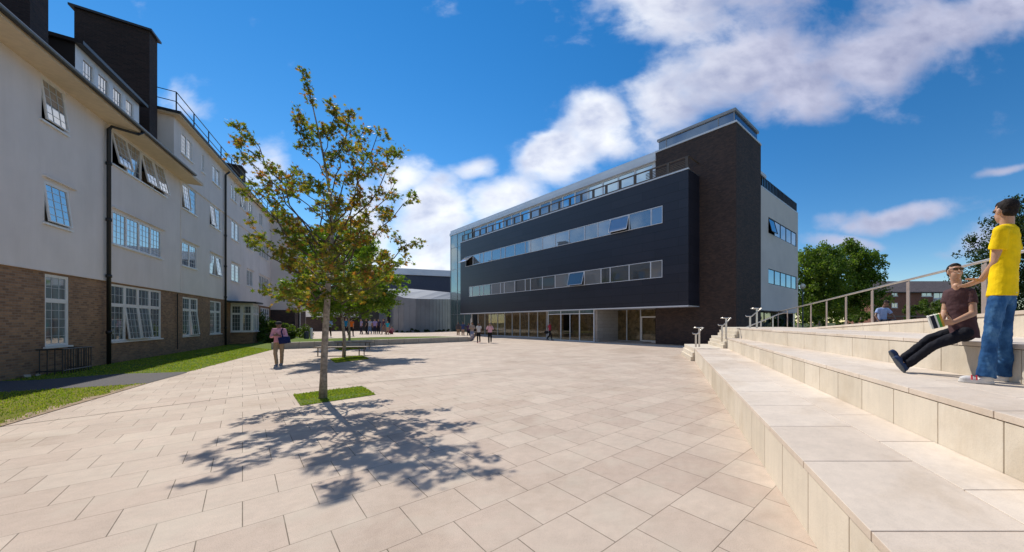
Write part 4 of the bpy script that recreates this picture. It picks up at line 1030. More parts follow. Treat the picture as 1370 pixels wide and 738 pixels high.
far_tree(o, P(1096, 431, 44)-Vector((0, 0, .4)), [lobe(1088, 350, 44, 3.0, 3, 2.8), lobe(1080, 385, 44, 3.2, 3.2, 3.2), lobe(1108, 375, 43, 3.4, 3, 3.2), lobe(1092, 410, 43, 3.8, 3, 2.2), lobe(1104, 342, 45, 2.2, 2, 1.8)], 28000, .22, M['leaf_far'], 5, .3)
o = empty('leafy_tree', P(1145, 431, 47)-Vector((0, 0, .4)), 'spreading bright green tree with feathery branch tips beyond the handrail', 'tree', 'tall trees beyond the ramp')
far_tree(o, P(1145, 431, 47)-Vector((0, 0, .4)), [lobe(1140, 345, 47, 3.0, 3, 2.8), lobe(1130, 375, 47, 3.6, 3, 3.4), lobe(1160, 362, 47, 2.6, 2.5, 1.8), lobe(1152, 398, 47, 3.8, 3, 3), lobe(1168, 345, 47, 1.6, 1.5, .8), lobe(1172, 372, 47, 1.3, 1.3, .6), lobe(1136, 330, 47, 1.2, 1.2, 1.3), lobe(1128, 410, 46, 4, 3, 2)], 32000, .21, M['leaf_far'], 5, .3)
o = empty('dark_conifer', P(1330, 431, 26)-Vector((0, 0, .4)), 'tall dark evergreen tree behind the man in the yellow shirt', 'tree', 'tall trees beyond the ramp')
far_tree(o, P(1330, 431, 26)-Vector((0, 0, .4)), [lobe(1352, 310, 27, 1.9, 1.8, 2.2), lobe(1322, 345, 26, 1.8, 1.8, 2.0), lobe(1315, 385, 26, 2.2, 2, 2.2), lobe(1362, 350, 26, 2.6, 2, 3), lobe(1310, 415, 26, 2.3, 2, 1.4), lobe(1345, 400, 26, 3, 2, 2.6), lobe(1365, 285, 27, 1.4, 1.4, 1.6), lobe(1400, 340, 26, 3, 2, 5)], 38000, .13, M['leaf_dark'], 4, .25)
def shrub(px, py, d, rx, rz, n, label, name='shrub', mat='leaf_hedge', group='shrubs beyond the ramp', size=.12, gz=1.22):
    c = P(px, py, d); base = Vector((c.x, c.y, gz)); o = empty(name, base, label, 'shrub', group)
    tb = MB(); tb.tube([base, base+Vector((0, 0, max(.1, c.z-gz)))], .05, 6); tb.build('stem', M['bark'], o)
    lv_ = Leaves(); sub = [(c+Vector((v.x*rx, v.y*rx*.7, v.z*rz))*random.uniform(.5, .95), random.uniform(.2, .4)) for v in (rv() for _ in range(18))]
    for _ in range(n):
        sc, sr = random.choice(sub); lv_.leaf(sc+rv()*sr*rz*random.random()**.4, size*random.uniform(.6, 1.3), 'oval', .85)
    lv_.build('foliage', M[mat], o)
shrub(1225, 418, 26, 1.2, .75, 2600, 'rounded green shrub left of the seated man beyond the wall')
shrub(1245, 412, 27, 1.4, 1.0, 3000, 'taller yellowish green shrub in front of the brick house')
shrub(1262, 420, 25, 1.0, .8, 2200, 'green shrub just behind the seated man')
shrub(1096, 429, 30, 1.3, .45, 1500, 'low clipped shrub below the broad leafy tree', size=.16)
shrub(1130, 430, 30, 1.6, .4, 1600, 'low shrub between two handrail posts and the bright tree', size=.16)
shrub(1152, 424, 32, 1.4, .6, 1500, 'shrub left of the man in the light blue shirt', size=.16)
shrub(1040, 432, 30, 1.8, .5, 1500, 'low dark shrub at the foot of the white end wall', size=.16, mat='leaf_dark')
shrub(364, 446.5, 28, 1.7, 1.05, 3800, 'large rounded green shrub in front of the shaded wing', gz=0, size=.16, group='shrubs by the shaded wing')
shrub(386, 446, 28.6, 1.6, 1.1, 3400, 'dark green shrub beside the corner of the wing', gz=0, size=.14, group='shrubs by the shaded wing')
shrub(350, 441, 30, 1.1, 1.4, 2600, 'upright dark shrub between the bay window and the wing', gz=0, size=.14, group='shrubs by the shaded wing')
shrub(402, 448, 29.5, 1.2, .7, 2600, 'low spreading shrub right of the wing by the litter bin', gz=0, size=.16, group='shrubs by the shaded wing')
# planting strip along the metal hall
for k, px in enumerate((548, 572, 594)):
    d = 44.5+k*2.2; shrub(px, 443.5, d, 2.0, .35, 1100, ['low dark planting at the left foot of the metal hall', 'low dark planting midway along the metal hall', 'low dark planting at the metal hall nearest the glass corner'][k], 'low_planting', 'leaf_dark', 'planting along the metal hall', .2, .35)
# far tree line closing the horizon
random.seed(9)
for k, (px, d, hh) in enumerate(((1000, 110, 9), (1075, 120, 11), (1170, 115, 8), (1290, 95, 10), (1420, 80, 12))):
    g = P(px, 431, d); base = Vector((g.x, g.y, 1.0)); o = empty('distant_tree', base, ['distant tree hidden mostly by the campus building', 'distant tree behind the broad leafy tree', 'distant tree rising behind the left end of the brick house', 'distant tree behind the right end of the brick house', 'distant tree at the far right edge'][k], 'tree', 'distant trees')
    far_tree(o, base, [(base+Vector((0, 0, hh*.55)), Vector((5, 3, hh*.4))), (base+Vector((4, 0, hh*.4)), Vector((5, 3, hh*.32)))], 2500, .6, M['leaf_dark'], hh*.4, .3)
# ------------------------------------------------------------------ street furniture
def bench(px0, px1, y0, y1, py_foot, label, d0):
    a = P(px0, y0, d0); b = P(px1, y1, d0+.35*(1)); a.z = b.z = .45
    t_ = (b-a).normalized(); n_ = Vector((-t_.y, t_.x, 0)); f = Fr((a.x, a.y), t_.xy, n_.xy); Lb = (b-a).length
    o = empty('bench', (a+b)/2*1.0-Vector((0, 0, .45)), label, 'bench', 'slatted benches under the young trees')
    mb = MB()
    for k in range(4): mb.fbox(f, 0, Lb, k*.115, k*.115+.10, .41, .45)
    mb.build('seat', M['timber_grey'], o, bevel=.004)
    for s_ in (.18, Lb-.3):
        mb = MB(); mb.tube([f.pt(s_, .03, 0), f.pt(s_, .03, .40), f.pt(s_, .42, .40), f.pt(s_, .42, 0)], .022, 6); mb.build('leg_frame', M['bronze_dark'], o)
M['timber_grey'] = plain('weathered_timber', (.26, .20, .15), .7, var=.2)
M['bronze_dark'] = plain('dark_steel', (.10, .085, .075), .5, metal=.4)
bench(419, 489, 467, 463.5, 478, 'long timber bench beside the second young tree', 16.6)
bench(447, 496, 459, 457.6, 467, 'long timber bench farther back near the seat wall', 20.6)
q = G(410, 453, .36); o = empty('litter_bin', q, 'small dark green litter bin beyond the seat wall near the wing', 'bin')
mb = MB(); mb.tube([q, q+Vector((0, 0, .5))], .15, 12); mb.build('bin_body', M['zinc_dark'], o); mb = MB(); mb.tube([q+Vector((0, 0, .5)), q+Vector((0, 0, .6))], [.17, .08], 12); mb.build('lid', M['black_metal'], o)
q = G(416.5, 452.5, .36); o = empty('bollard', q, 'short pale bollard standing right of the litter bin', 'bollard'); mb = MB(); mb.tube([q, q+Vector((0, 0, .75))], .09, 10); mb.tube([q+Vector((0, 0, .75)), q+Vector((0, 0, .86))], [.1, .04], 10); mb.build('bollard_post', M['fascia'], o)
q = P(1074, 431, 26); q.z = 1.22; o = empty('street_lamp', q, 'lamp post with a pale globe in front of the broad leafy tree', 'street lamp')
mb = MB(); mb.tube([q, q+Vector((0, 0, 2.95))], .05, 8, r1=.04); mb.build('pole', M['zinc_dark'], o)
mb = MB(); bm = bmesh.new(); bmesh.ops.create_uvsphere(bm, u_segments=20, v_segments=14, radius=.2); mb.add([q+v.co+Vector((0, 0, 3.17)) for v in bm.verts], [[v.index for v in f.verts] for f in bm.faces]); bm.free(); mb.build('globe', M['globe'] if 'globe' in M else plain('globe', (.75, .72, .6), .3, bump=0), o, smooth=True)
q = P(1205, 431, 17); q.z = 1.22; o = empty('picnic_table', q, 'wooden picnic table beyond the ramp wall left of the shrubs', 'table')
mb = MB(); mb.box(q.x-.9, q.x+.9, q.y-.4, q.y+.4, 1.92, 1.97); mb.build('table_top', M['timber_grey'], o)
for s_ in (-1, 1):
    mb = MB(); mb.box(q.x-.9, q.x+.9, q.y+s_*.75-.13, q.y+s_*.75+.13, 1.64, 1.68); mb.build('seat', M['timber_grey'], o)
    mb = MB(); mb.tube([(q.x+s_*.7, q.y-.7, 1.2), (q.x+s_*.7, q.y, 1.93), (q.x+s_*.7, q.y+.7, 1.2)], .035, 6); mb.build('leg_frame', M['timber_grey'], o)
# ------------------------------------------------------------------ people
def skinmat(name, c):
    m, t, b, uv, pos, isl = newmat(name); b.inputs['Base Color'].default_value = (*c, 1); b.inputs['Roughness'].default_value = .5
    b.inputs['Subsurface Weight'].default_value = .12; b.inputs['Subsurface Scale'].default_value = .01
    t.set(b.inputs['Base Color'], t.ramp(t.noise(pos, 12, 3), [(.3, tuple(x*.88 for x in c)), (.7, c)])); return m
M['skin'] = skinmat('skin', (.50, .29, .19)); M['skin_dark'] = skinmat('skin_dark', (.22, .12, .08))
_cm = {}
def cloth(c, rough=.85, folds=.35):
    if c not in _cm:
        m = plain('cloth_%d' % len(_cm), c, rough, var=.08, scale=10, bump=folds, bscale=18, bdist=.02, spec=.2); _cm[c] = m
    return _cm[c]
def jeansmat():
    m, t, b, uv, pos, isl = newmat('faded_denim')
    n = t.noise(t.mapping(pos, (1, 1, .6)), 7, 5, .6)
    col = t.ramp(n, [(.35, (.012, .045, .13)), (.55, (.03, .10, .24)), (.75, (.10, .22, .38))])
    t.set(b.inputs['Base Color'], col); b.inputs['Roughness'].default_value = .9; b.inputs['Specular IOR Level'].default_value = .15
    t.set(b.inputs['Normal'], t.bump(t.noise(t.mapping(pos, (1, 1, 1.6)), 14, 4), .5, .02)); return m
def _ball(mt, nu=16, nv=10):
    vs = [mt @ Vector((0, 0, -1))]; fs = []
    for i in range(1, nv):
        th = -math.pi/2+math.pi*i/nv
        for k in range(nu): vs.append(mt @ Vector((math.cos(th)*math.cos(6.283185*k/nu), math.cos(th)*math.sin(6.283185*k/nu), math.sin(th))))
    vs.append(mt @ Vector((0, 0, 1))); top = len(vs)-1
    for k in range(nu):
        k2 = (k+1) % nu; fs.append((0, 1+k2, 1+k)); fs.append((top, top-nu+k, top-nu+k2))
        for i in range(nv-2): fs.append((1+i*nu+k, 1+i*nu+k2, 1+(i+1)*nu+k2, 1+(i+1)*nu+k))
    return vs, fs
def _rings(rings):
    n = len(rings[0]); vs = [v for r in rings for v in r]; fs = [tuple(range(n-1, -1, -1)), tuple((len(rings)-1)*n+i for i in range(n))]
    for j in range(len(rings)-1):
        for i in range(n): fs.append((j*n+i, j*n+(i+1) % n, (j+1)*n+(i+1) % n, (j+1)*n+i))
    return vs, fs
def prim_mesh(V, Fc, p):
    out = []; k = p[0]
    if k == 'e':
        _, c, r, basis = p; mtx = Matrix(basis).transposed().to_4x4() if basis is not None else Matrix.Identity(4)
        out.append(_ball(Matrix.Translation(c) @ mtx @ Matrix.Diagonal((r[0], r[1], r[2], 1))))
    elif k == 'c':
        _, a, b, ra, rb, ca, cb = p; a = Vector(a); b = Vector(b); d = b-a
        if d.length > 1e-5:
            q = d.to_track_quat('Z', 'Y').to_matrix(); x = q.col[0]; y = q.col[1]
            out.append(_rings([[c+(x*math.cos(6.283185*i/18)+y*math.sin(6.283185*i/18))*r for i in range(18)] for c, r in ((a, ra), (b, rb))]))
        if ca: out.append(_ball(Matrix.Translation(a) @ Matrix.Diagonal((ra, ra, ra, 1))))
        if cb: out.append(_ball(Matrix.Translation(b) @ Matrix.Diagonal((rb, rb, rb, 1))))
    elif k == 'l':
        _, rings, lat, fwd = p
        out.append(_rings([[Vector(c)+lat*rx*math.cos(6.283185*i/24)+fwd*ry*math.sin(6.283185*i/24) for i in range(24)] for c, rx, ry in rings]))
    elif k == 'b':
        _, c, r, B = p
        out.append(_rings([[Vector(c)+B[0]*r[0]*sx_+B[1]*r[1]*sy_+B[2]*r[2]*sz for sx_, sy_ in ((-1, -1), (1, -1), (1, 1), (-1, 1))] for sz in (-1, 1)]))
    for vs, fs in out:
        cen = sum(vs, Vector())/len(vs); vol = 0
        for f in fs:
            for q in range(1, len(f)-1): vol += (vs[f[0]]-cen).dot((vs[f[q]]-cen).cross(vs[f[q+1]]-cen))
        if vol < 0: fs = [tuple(reversed(f)) for f in fs]
        o_ = len(V); V += [tuple(v) for v in vs]; Fc += [[o_+i for i in f] for f in fs]
TS = bpy.data.scenes.new('scratch'); 
def remesh(name, prims, voxel, mat, parent, smooth=3, fold=0, label=None, fs=9):
    V, Fc = [], []
    for p in prims: prim_mesh(V, Fc, p)
    me = bpy.data.meshes.new('tmp'); me.from_pydata(V, [], Fc)
    o = bpy.data.objects.new('tmp', me); TS.collection.objects.link(o)
    m = o.modifiers.new('r', 'REMESH'); m.mode = 'VOXEL'; m.voxel_size = voxel; m.use_smooth_shade = True
    if smooth:
        s_ = o.modifiers.new('s', 'SMOOTH'); s_.factor = .5; s_.iterations = smooth
    vl = TS.view_layers[0]; vl.update(); dg = vl.depsgraph
    nm = bpy.data.meshes.new_from_object(o.evaluated_get(dg)); nm.name = name
    bpy.data.objects.remove(o); bpy.data.meshes.remove(me)
    if fold:
        nl = [v.normal.copy() for v in nm.vertices]
        for v, nv in zip(nm.vertices, nl):
            c = v.co.copy(); f = noise.noise(Vector((c.x*fs, c.y*fs, c.z*fs*.9)))+.5*noise.noise(Vector((c.x*fs*2.2, c.y*fs*2.2, c.z*fs*2.6)))
            v.co = c+nv*f*fold
    nm.materials.clear(); nm.materials.append(mat); nm.polygons.foreach_set('use_smooth', [True]*len(nm.polygons))
    ob = bpy.data.objects.new(name, nm); COL.objects.link(ob); ob.parent = parent
    if label: ob['label'] = label
    return ob
UP = Vector((0, 0, 1))
def hand(wr, d, palm_n, k, curl=.35, left=True, thumb=1):
    """prims of one hand: wrist point, direction, palm normal"""
    d = d.normalized(); pn = (palm_n-d*palm_n.dot(d)).normalized(); sd = d.cross(pn).normalized()*(1 if left else -1)
    pr = []; pc = wr+d*.05*k
    for q in (-.028, -.01, .010, .028): pr.append(('c', wr+sd*q*.6*k, wr+d*.085*k+sd*q*k, .017*k, .0135*k, 1, 1))
    for i, (q, ln) in enumerate(((-.031, .072), (-.011, .082), (.010, .078), (.031, .060))):
        a = wr+d*.088*k+sd*q*k; cur = d
        for seg in range(3):
            cur = (cur+pn*curl*(.5+.4*seg)+sd*q*.6).normalized(); b = a+cur*ln*k*(.42, .32, .26)[seg]
            pr.append(('c', a, b, .0098*k*(1-.1*seg), .0092*k*(1-.12*seg), 1, 1)); a = b
    a = wr+d*.02*k-sd*.026*k*thumb; cur = (d*.55-sd*.75*thumb+pn*.25).normalized()
    for seg, ln in enumerate((.042, .034, .026)):
        b = a+cur*ln*k; pr.append(('c', a, b, .0135*k*(1-.14*seg), .0118*k*(1-.12*seg), 1, 1)); a = b; cur = (cur+d*.25).normalized()
    return pr
def person_parts(o, J, lat, fwd, hf, k, wf, vox, mats, opt):
    """J joints in local coordinates of o. mats: skin, shirt, trousers, shoe, hair"""
    lat = lat.normalized(); fwd = fwd.normalized(); hf = hf.normalized(); hl_ = hf.cross(UP).normalized(); hu = hl_.cross(hf).normalized()
    w_ = wf*k; pel, chest, neck, head = J['pel'], J['chest'], J['neck'], J['head']
    B = [lat, fwd, lat.cross(fwd)]
    HB = [hl_, hf, hu]
    sk = []; ak = opt.get('armk', 1)
    # head
    hk = k*opt.get('headk', 1)
    sk += [('e', head+hu*.022*hk-hf*.008*hk, (.076*hk*.97, .094*hk, .098*hk), HB), ('e', head-hu*.045*hk+hf*.022*hk, (.058*hk, .068*hk, .072*hk), HB), ('e', head-hu*.088*hk+hf*.055*hk, (.028*hk, .026*hk, .022*hk), HB),
           ('c', head+hu*.012*hk+hf*.083*hk, head-hu*.026*hk+hf*.105*hk, .008*hk, .0125*hk, 1, 1),
           ('e', head-hu*.008*hk+hl_*.076*hk-hf*.002*hk, (.012*hk, .020*hk, .033*hk), HB), ('e', head-hu*.008*hk-hl_*.076*hk-hf*.002*hk, (.012*hk, .020*hk, .033*hk), HB),
           ('e', head-hu*.055*hk+hf*.082*hk, (.026*hk, .012*hk, .010*hk), HB), ('e', head+hu*.03*hk+hf*.078*hk, (.05*hk, .014*hk, .010*hk), HB)]
    sk += [('c', neck-(head-neck)*.25, head-hu*.03*hk-hf*.015*hk, .060*w_**.5*k**.5, .053*k, 1, 1)]
    top = neck-UP*.02*k
    mid = pel.lerp(chest, .5)
    tors = lambda g: [(pel-(chest-pel).normalized()*.02*k, (.150*w_+g), (.105*w_+g)), (pel.lerp(chest, .35), (.136*w_+g), (.098*w_+g)), (chest, (.158*w_+g), (.112*w_+g)), (chest.lerp(neck, .55), (.165*w_+g), (.102*w_+g)), (chest.lerp(neck, .82), (.125*w_+g), (.085*w_+g)), (neck, (.062*w_+g), (.060*w_+g))]
    sk.append(('l', tors(0), lat, fwd))
    arms = []
    for sd in 'LR':
        s_, e_, wr = J['sh'+sd], J['el'+sd], J['wr'+sd]
        sk += [('c', chest.lerp(neck, .7), s_, .06*k, .052*w_, 1, 1), ('c', s_, e_, .050*w_*ak, .040*w_*ak, 1, 1), ('c', e_, wr, .040*w_*ak, .027*w_*ak, 1, 1)]
        hd = J.get('hd'+sd, (wr-e_).normalized()); pn = J.get('pn'+sd, -lat if sd == 'R' else lat)
        if vox < .012: sk += hand(wr, hd, pn, k*opt.get('handk', 1), opt.get('curl'+sd, .35), sd == 'L', opt.get('th'+sd, 1))
        else: sk += [('e', wr+hd*.055*k, (.03*k, .03*k, .03*k), None), ('c', wr, wr+hd*.13*k, .026*k, .014*k, 1, 1), ('c', wr+hd*.03*k, wr+hd*.08*k+pn*.03*k, .014*k, .010*k, 1, 1)]
    for sd in 'LR':
        h_, kn, an, toe = J['hip'+sd], J['kn'+sd], J['an'+sd], J['toe'+sd]
        sk += [('c', h_, kn, .082*w_, .052*w_, 1, 1), ('c', kn, an, .050*w_, .034*w_, 1, 1), ('c', an, an.lerp(toe, .7)+J.get('dn'+sd, -UP)*.03*k, .030*w_, .018*w_, 1, 1)]
    sk.append(('e', pel, (.15*w_, .11*w_, .11*k), B))
    if opt.get('body', True): remesh('body', sk, vox, mats[0], o, 2 if vox < .012 else 1)
    # shirt
    sv_ = opt.get('sleeve', .55); g = .016*k; hem = pel-(chest-pel).normalized()*opt.get('hem', .05)*k
    sh = [('l', [(hem, .165*w_+g, .120*w_+g), (pel.lerp(chest, .2), .152*w_+g, .112*w_+g), (pel.lerp(chest, .55), .148*w_+g, .108*w_+g)]+[(c, a, b) for c, a, b in tors(g)[2:5]]+[(neck-UP*.005*k, .078*w_, .072*w_)], lat, fwd)]
    for sd in 'LR':
        s_, e_, wr = J['sh'+sd], J['el'+sd], J['wr'+sd]
        sh.append(('c', chest.lerp(neck, .72), s_+UP*.004*k, .078*k, .064*w_, 1, 1))
        if sv_ <= 1: sh.append(('c', s_, s_.lerp(e_, sv_), .067*w_*ak**.5, .070*w_*opt.get('sw', 1)*ak**.5, 1, 0))
        else: sh += [('c', s_, e_, .067*w_, .055*w_, 1, 1), ('c', e_, e_.lerp(wr, sv_-1), .055*w_, .044*w_, 1, 0)]
    remesh('shirt', sh, max(vox, .008), mats[1], o, 2, opt.get('fold', 0), fs=opt.get('fs', 9))
    # trousers
    wst = pel+(chest-pel).normalized()*.03*k; tw_ = opt.get('tw', 1.0)
    tr_ = [('l', [(wst, .150*w_, .112*w_), (pel-(chest-pel).normalized()*.08*k, .162*w_, .125*w_), ((J['hipL']+J['hipR'])/2-UP*.04*k, .120*w_, .10*w_)], lat, fwd)]
    if opt.get('sit'): tr_ = [('e', pel, (.165*w_, .13*w_, .12*k), B)]
    for sd in 'LR':
        h_, kn, an = J['hip'+sd], J['kn'+sd], J['an'+sd]
        cut = opt.get('cut', 1.0)
        tr_ += [('c', h_, kn, .096*w_, .066*w_*tw_, 1, 1)]
        if cut > 0: tr_ += [('c', kn, kn.lerp(an, cut), .066*w_*tw_, .058*w_*tw_*opt.get('flare', 1), 1, 0)]
    remesh('trousers', tr_, max(vox, .008), mats[2], o, 2, opt.get('fold', 0)*1.2, fs=opt.get('fs', 9)*1.2)
    # shoes
    for sd in 'LR':
        an, toe = J['an'+sd], J['toe'+sd]; dn = J.get('dn'+sd, -UP); fd = (toe-an); fd = (fd-dn*fd.dot(dn)).normalized(); base = an+dn*.055*k
        sl_ = dn.cross(fd).normalized()
        sp = [('l', [(an+dn*.0*k-fd*.005*k, .040*k, .048*k), (an+dn*.04*k+fd*.015*k, .043*k, .075*k)], sl_, fd), ('l', [(base-dn*.02*k+fd*.07*k, .042*k, .125*k), (base+dn*.02*k+fd*.07*k, .045*k, .135*k)], sl_, fd), ('e', base-dn*.018*k+fd*.125*k, (.041*k, .07*k, .032*k), [sl_, fd, -dn])]
        so_ = remesh('shoe', sp, max(.007, vox*.7), mats[3], o, 2)
        if vox < .012:
            remesh('sole', [('l', [(base+dn*.018*k+fd*.07*k, .046*k, .138*k), (base+dn*.034*k+fd*.07*k, .046*k, .136*k)], sl_, fd)], .006, mats[5] if len(mats) > 5 else mats[3], o, 1)
    # hair
    hp = [('e', head+hu*.036*hk-hf*.024*hk, (.078*hk, .088*hk, .082*hk), HB), ('e', head+hu*.066*hk+hf*.014*hk, (.066*hk, .068*hk, .045*hk), HB), ('e', head-hu*.01*hk-hf*.045*hk, (.070*hk, .052*hk, .066*hk), HB)]
    if opt.get('long'): hp += [('c', head-hf*.05*hk, head-hf*.06*hk-UP*.2*hk, .085*hk, .06*hk, 1, 1)]
    remesh('hair', hp, max(.007, vox*.7), mats[4], o, 2, .004 if vox < .012 else 0, fs=30)
    return HB, hk
HAIR = cloth((.018, .012, .010), .6); 
def std_joints(k=1, stride=.0, arms='down', wf=1, swing=0):
    J = dict(pel=Vector((0, 0, .97)), chest=Vector((0, 0, 1.27)), neck=Vector((0, 0, 1.47)), head=Vector((0, .015, 1.62)))
    for s_, sg in (('L', -1), ('R', 1)):
        J['sh'+s_] = Vector((sg*.175*wf, 0, 1.41)); ph = stride*sg
        J['hip'+s_] = Vector((sg*.085*wf, 0, .90)); J['kn'+s_] = Vector((sg*.09*wf, .5*ph+.05, .50)); J['an'+s_] = Vector((sg*.085*wf, ph-(.06 if ph < 0 else 0), .08+(.05 if ph < -.05 else 0)))
        J['toe'+s_] = J['an'+s_]+Vector((0, .13, -.04))
        if arms == 'down': J['el'+s_] = Vector((sg*.23*wf, -.03-ph*.4, 1.12)); J['wr'+s_] = Vector((sg*.22*wf, .06-ph*.8, .87))
        elif arms == 'front': J['el'+s_] = Vector((sg*.25*wf, .02, 1.14)); J['wr'+s_] = Vector((sg*.06*wf, .22, 1.20))
        elif arms == 'up': J['el'+s_] = Vector((sg*.26*wf, .10, 1.20)); J['wr'+s_] = Vector((sg*.12*wf, .16, 1.42))
        elif arms == 'folded': J['el'+s_] = Vector((sg*.22*wf, .06, 1.14)); J['wr'+s_] = Vector((-sg*.06*wf, .17, 1.16))
    for key in J: J[key] = J[key]*k
    return J
def far_person(px, py, lvl, hgt, face, shirt, trou, label, group='people walking and standing on the plaza', arms='down', stride=.12, shoe=(.02, .02, .02), skin='skin', vox=.02, sleeve=.55, cut=1.0, long=False, bag=None, wf=.9, hair=None, extra=None, cat='person'):
    g = G(px, py, lvl); k = hgt/1.75
    o = empty('person', g, label, cat, group, rz=R(face))
    J = std_joints(k, stride, arms, wf)
    person_parts(o, J, Vector((1, 0, 0)), Vector((0, 1, 0)), Vector((0, 1, 0)), k, wf, vox, [M[skin], cloth(shirt), cloth(trou), cloth(shoe, .6), hair or HAIR], dict(sleeve=sleeve, cut=cut, long=long))
    return o, J, k
# face angle: 0 looks away from the camera (+y), 180 towards it, 90 looks left
o, J, k = far_person(640.5, 458.5, 0, 1.62, -165, (.62, .60, .58), (.012, .012, .014), 'woman in a pale grey top and black leggings with pink shoes walking this way', long=True, shoe=(.6, .03, .12), stride=.06, vox=.016, skin='skin_dark', arms='down')
o, J, k = far_person(655.5, 458.7, 0, 1.62, -158, (.72, .42, .48), (.012, .012, .014), 'woman in a pink top and loose black trousers with a yellow strap bag', long=True, stride=.08, vox=.016, arms='up', sleeve=1.7, wf=1.0)
far_person(631.5, 456, 0, 1.68, -160, (.42, .33, .27), (.22, .26, .42), 'person in a tan top and pale blue jeans walking with the group', stride=.1, vox=.018, arms='front', sleeve=1.6)
far_person(627.0, 453.3, 0, 1.6, -165, (.10, .05, .12), (.02, .018, .03), 'person in dark plum clothes half behind the tan topped walker', stride=.1, vox=.02, skin='skin_dark')
far_person(619.5, 452.0, .1, 1.62, -160, (.06, .08, .20), (.45, .30, .22), 'person in a dark blue top and tan trousers behind the seat wall', stride=.05, vox=.02, skin='skin_dark')
far_person(613.0, 451.4, .1, 1.62, -150, (.10, .09, .10), (.40, .27, .18), 'person in a dark top and tan trousers, leftmost of the group by the glass corner', stride=.05, vox=.02, skin='skin_dark')
q = P(613.0, 444.5, 33.2)
o, J, k = far_person(735.5, 455.0, 0, 1.72, -100, (.48, .05, .08), (.015, .015, .02), 'person in a red top carrying a black bag past the entrance', stride=.24, vox=.016, skin='skin_dark')
g = G(735.5, 455.0); bo_ = empty('shoulder_bag', g+Vector((-.25, -.2, .62)), 'black bag carried by the person in red near the entrance', 'bag')
remesh('bag_body', [('e', Vector((0, 0, .12)), (.22, .09, .15), None)], .02, cloth((.015, .015, .018)), bo_); mb = MB(); mb.tube([g+Vector((-.4, -.2, .8)), g+Vector((-.3, -.2, 1.15)), g+Vector((-.1, -.2, 1.42))], .015, 5); mb.build('strap', cloth((.015, .015, .018)), bo_)
GB = 'people near the far undercroft'
far_person(440.5, 450.8, .36, 1.72, -150, (.30, .42, .68), (.035, .03, .02), 'man in a light blue shirt and dark trousers beside the nearest tree trunk', GB, vox=.022, sleeve=1.6, arms='front')
far_person(463.2, 448.8, .36, 1.7, 180, (.02, .22, .42), (.02, .02, .03), 'person in a bright blue top between the two green trees', GB, vox=.025)
far_person(470.0, 449.6, .36, 1.65, 20, (.75, .16, .02), (.015, .015, .02), 'person in an orange top just right of the farthest tree trunk', GB, vox=.022, stride=.2)
bk_ = [(483.5, 446.9, (.45, .38, .62), (.03, .03, .06), 'person in a lilac top at the left end of the crowd'), (490.5, 447.0, (.03, .03, .035), (.02, .02, .025), 'person in black clothes second from the left in the crowd'), (495, 447.1, (.40, .45, .55), (.12, .2, .35), 'person in a pale top and blue jeans in the middle of the crowd'),
       (501.5, 446.8, (.42, .32, .60), (.03, .03, .07), 'person in a violet shirt and navy trousers in the crowd'), (506.5, 446.5, (.05, .04, .08), (.02, .02, .03), 'person in dark clothes at the right end of the crowd'),
       (513.4, 447.2, (.10, .04, .08), (.25, .17, .14), 'person in a dark red top with brown trousers by the blue metal wall'), (518.6, 447.2, (.02, .42, .52), (.45, .3, .22), 'child in a turquoise shirt and tan shorts by the blue metal wall')]
for (px, py, a, b, lab) in bk_:
    far_person(px, py, .36, 1.68 if 'child' not in lab else 1.45, random.choice((150, 180, 200, 120)), a, b, lab, GB, vox=.028, stride=random.uniform(0, .15), skin=random.choice(('skin', 'skin_dark')), cut=.3 if 'shorts' in lab else 1)
g = G(524, 446.8, .36); o = empty('person', g, 'person in a pink top sitting on the ground at the foot of the metal hall', 'person', GB)
k = .95; J = std_joints(k, 0, 'front'); 
for key in ('pel', 'chest', 'neck', 'head', 'shL', 'shR', 'elL', 'elR', 'wrL', 'wrR', 'hipL', 'hipR'): J[key] = J[key]-Vector((0, 0, .78))
for s_, sg in (('L', -1), ('R', 1)): J['kn'+s_] = Vector((sg*.15, -.38, .42)); J['an'+s_] = Vector((sg*.12, -.62, .1)); J['toe'+s_] = Vector((sg*.12, -.75, .06))
person_parts(o, J, Vector((-1, 0, 0)), Vector((0, -1, 0)), Vector((0, -1, 0)), k, .95, .028, [M['skin'], cloth((.5, .2, .25)), cloth((.2, .05, .08)), cloth((.02, .02, .02)), HAIR], dict(sit=True))
# ---- the walker in the pink shirt with a navy bag
g = G(373.5, 489.3); k = 1.70/1.75; o = empty('person', g, 'man in a dark cap, pink shirt and khaki trousers walking on the left', 'person', rz=R(-150))
J = std_joints(k, .10, 'front', .86); J['anR'] = Vector((.02, .16, .09)); J['knR'] = Vector((.07, .12, .5)); J['toeR'] = J['anR']+Vector((0, .13, -.03)); J['anL'] = Vector((-.03, -.12, .10)); J['toeL'] = J['anL']+Vector((0, .13, -.04)); J['head'] += Vector((0, .03, -.01))
HB, hk = person_parts(o, J, Vector((1, 0, 0)), Vector((0, 1, 0)), Vector((0, 1, -.25)), k, .86, .011, [M['skin_dark'], cloth((.72, .36, .45)), cloth((.42, .29, .17)), cloth((.35, .32, .30), .6), HAIR, cloth((.7, .7, .7))], dict(sleeve=1.75, fold=.005, headk=1.0))
hd = J['head']; remesh('cap', [('e', hd+HB[2]*.06-HB[1]*.008, (.092, .105, .065), HB), ('e', hd+HB[2]*.045+HB[1]*.10, (.065, .07, .012), HB)], .009, cloth((.03, .03, .035)), o)
c_, s_ = math.cos(R(-150)), math.sin(R(-150)); rot = lambda v: Vector((v.x*c_-v.y*s_, v.x*s_+v.y*c_, v.z))
bo_ = empty('messenger_bag', g+rot(Vector((-.20, .20, .98))), 'navy blue messenger bag slung across the walking man in pink', 'bag', rz=R(-150))
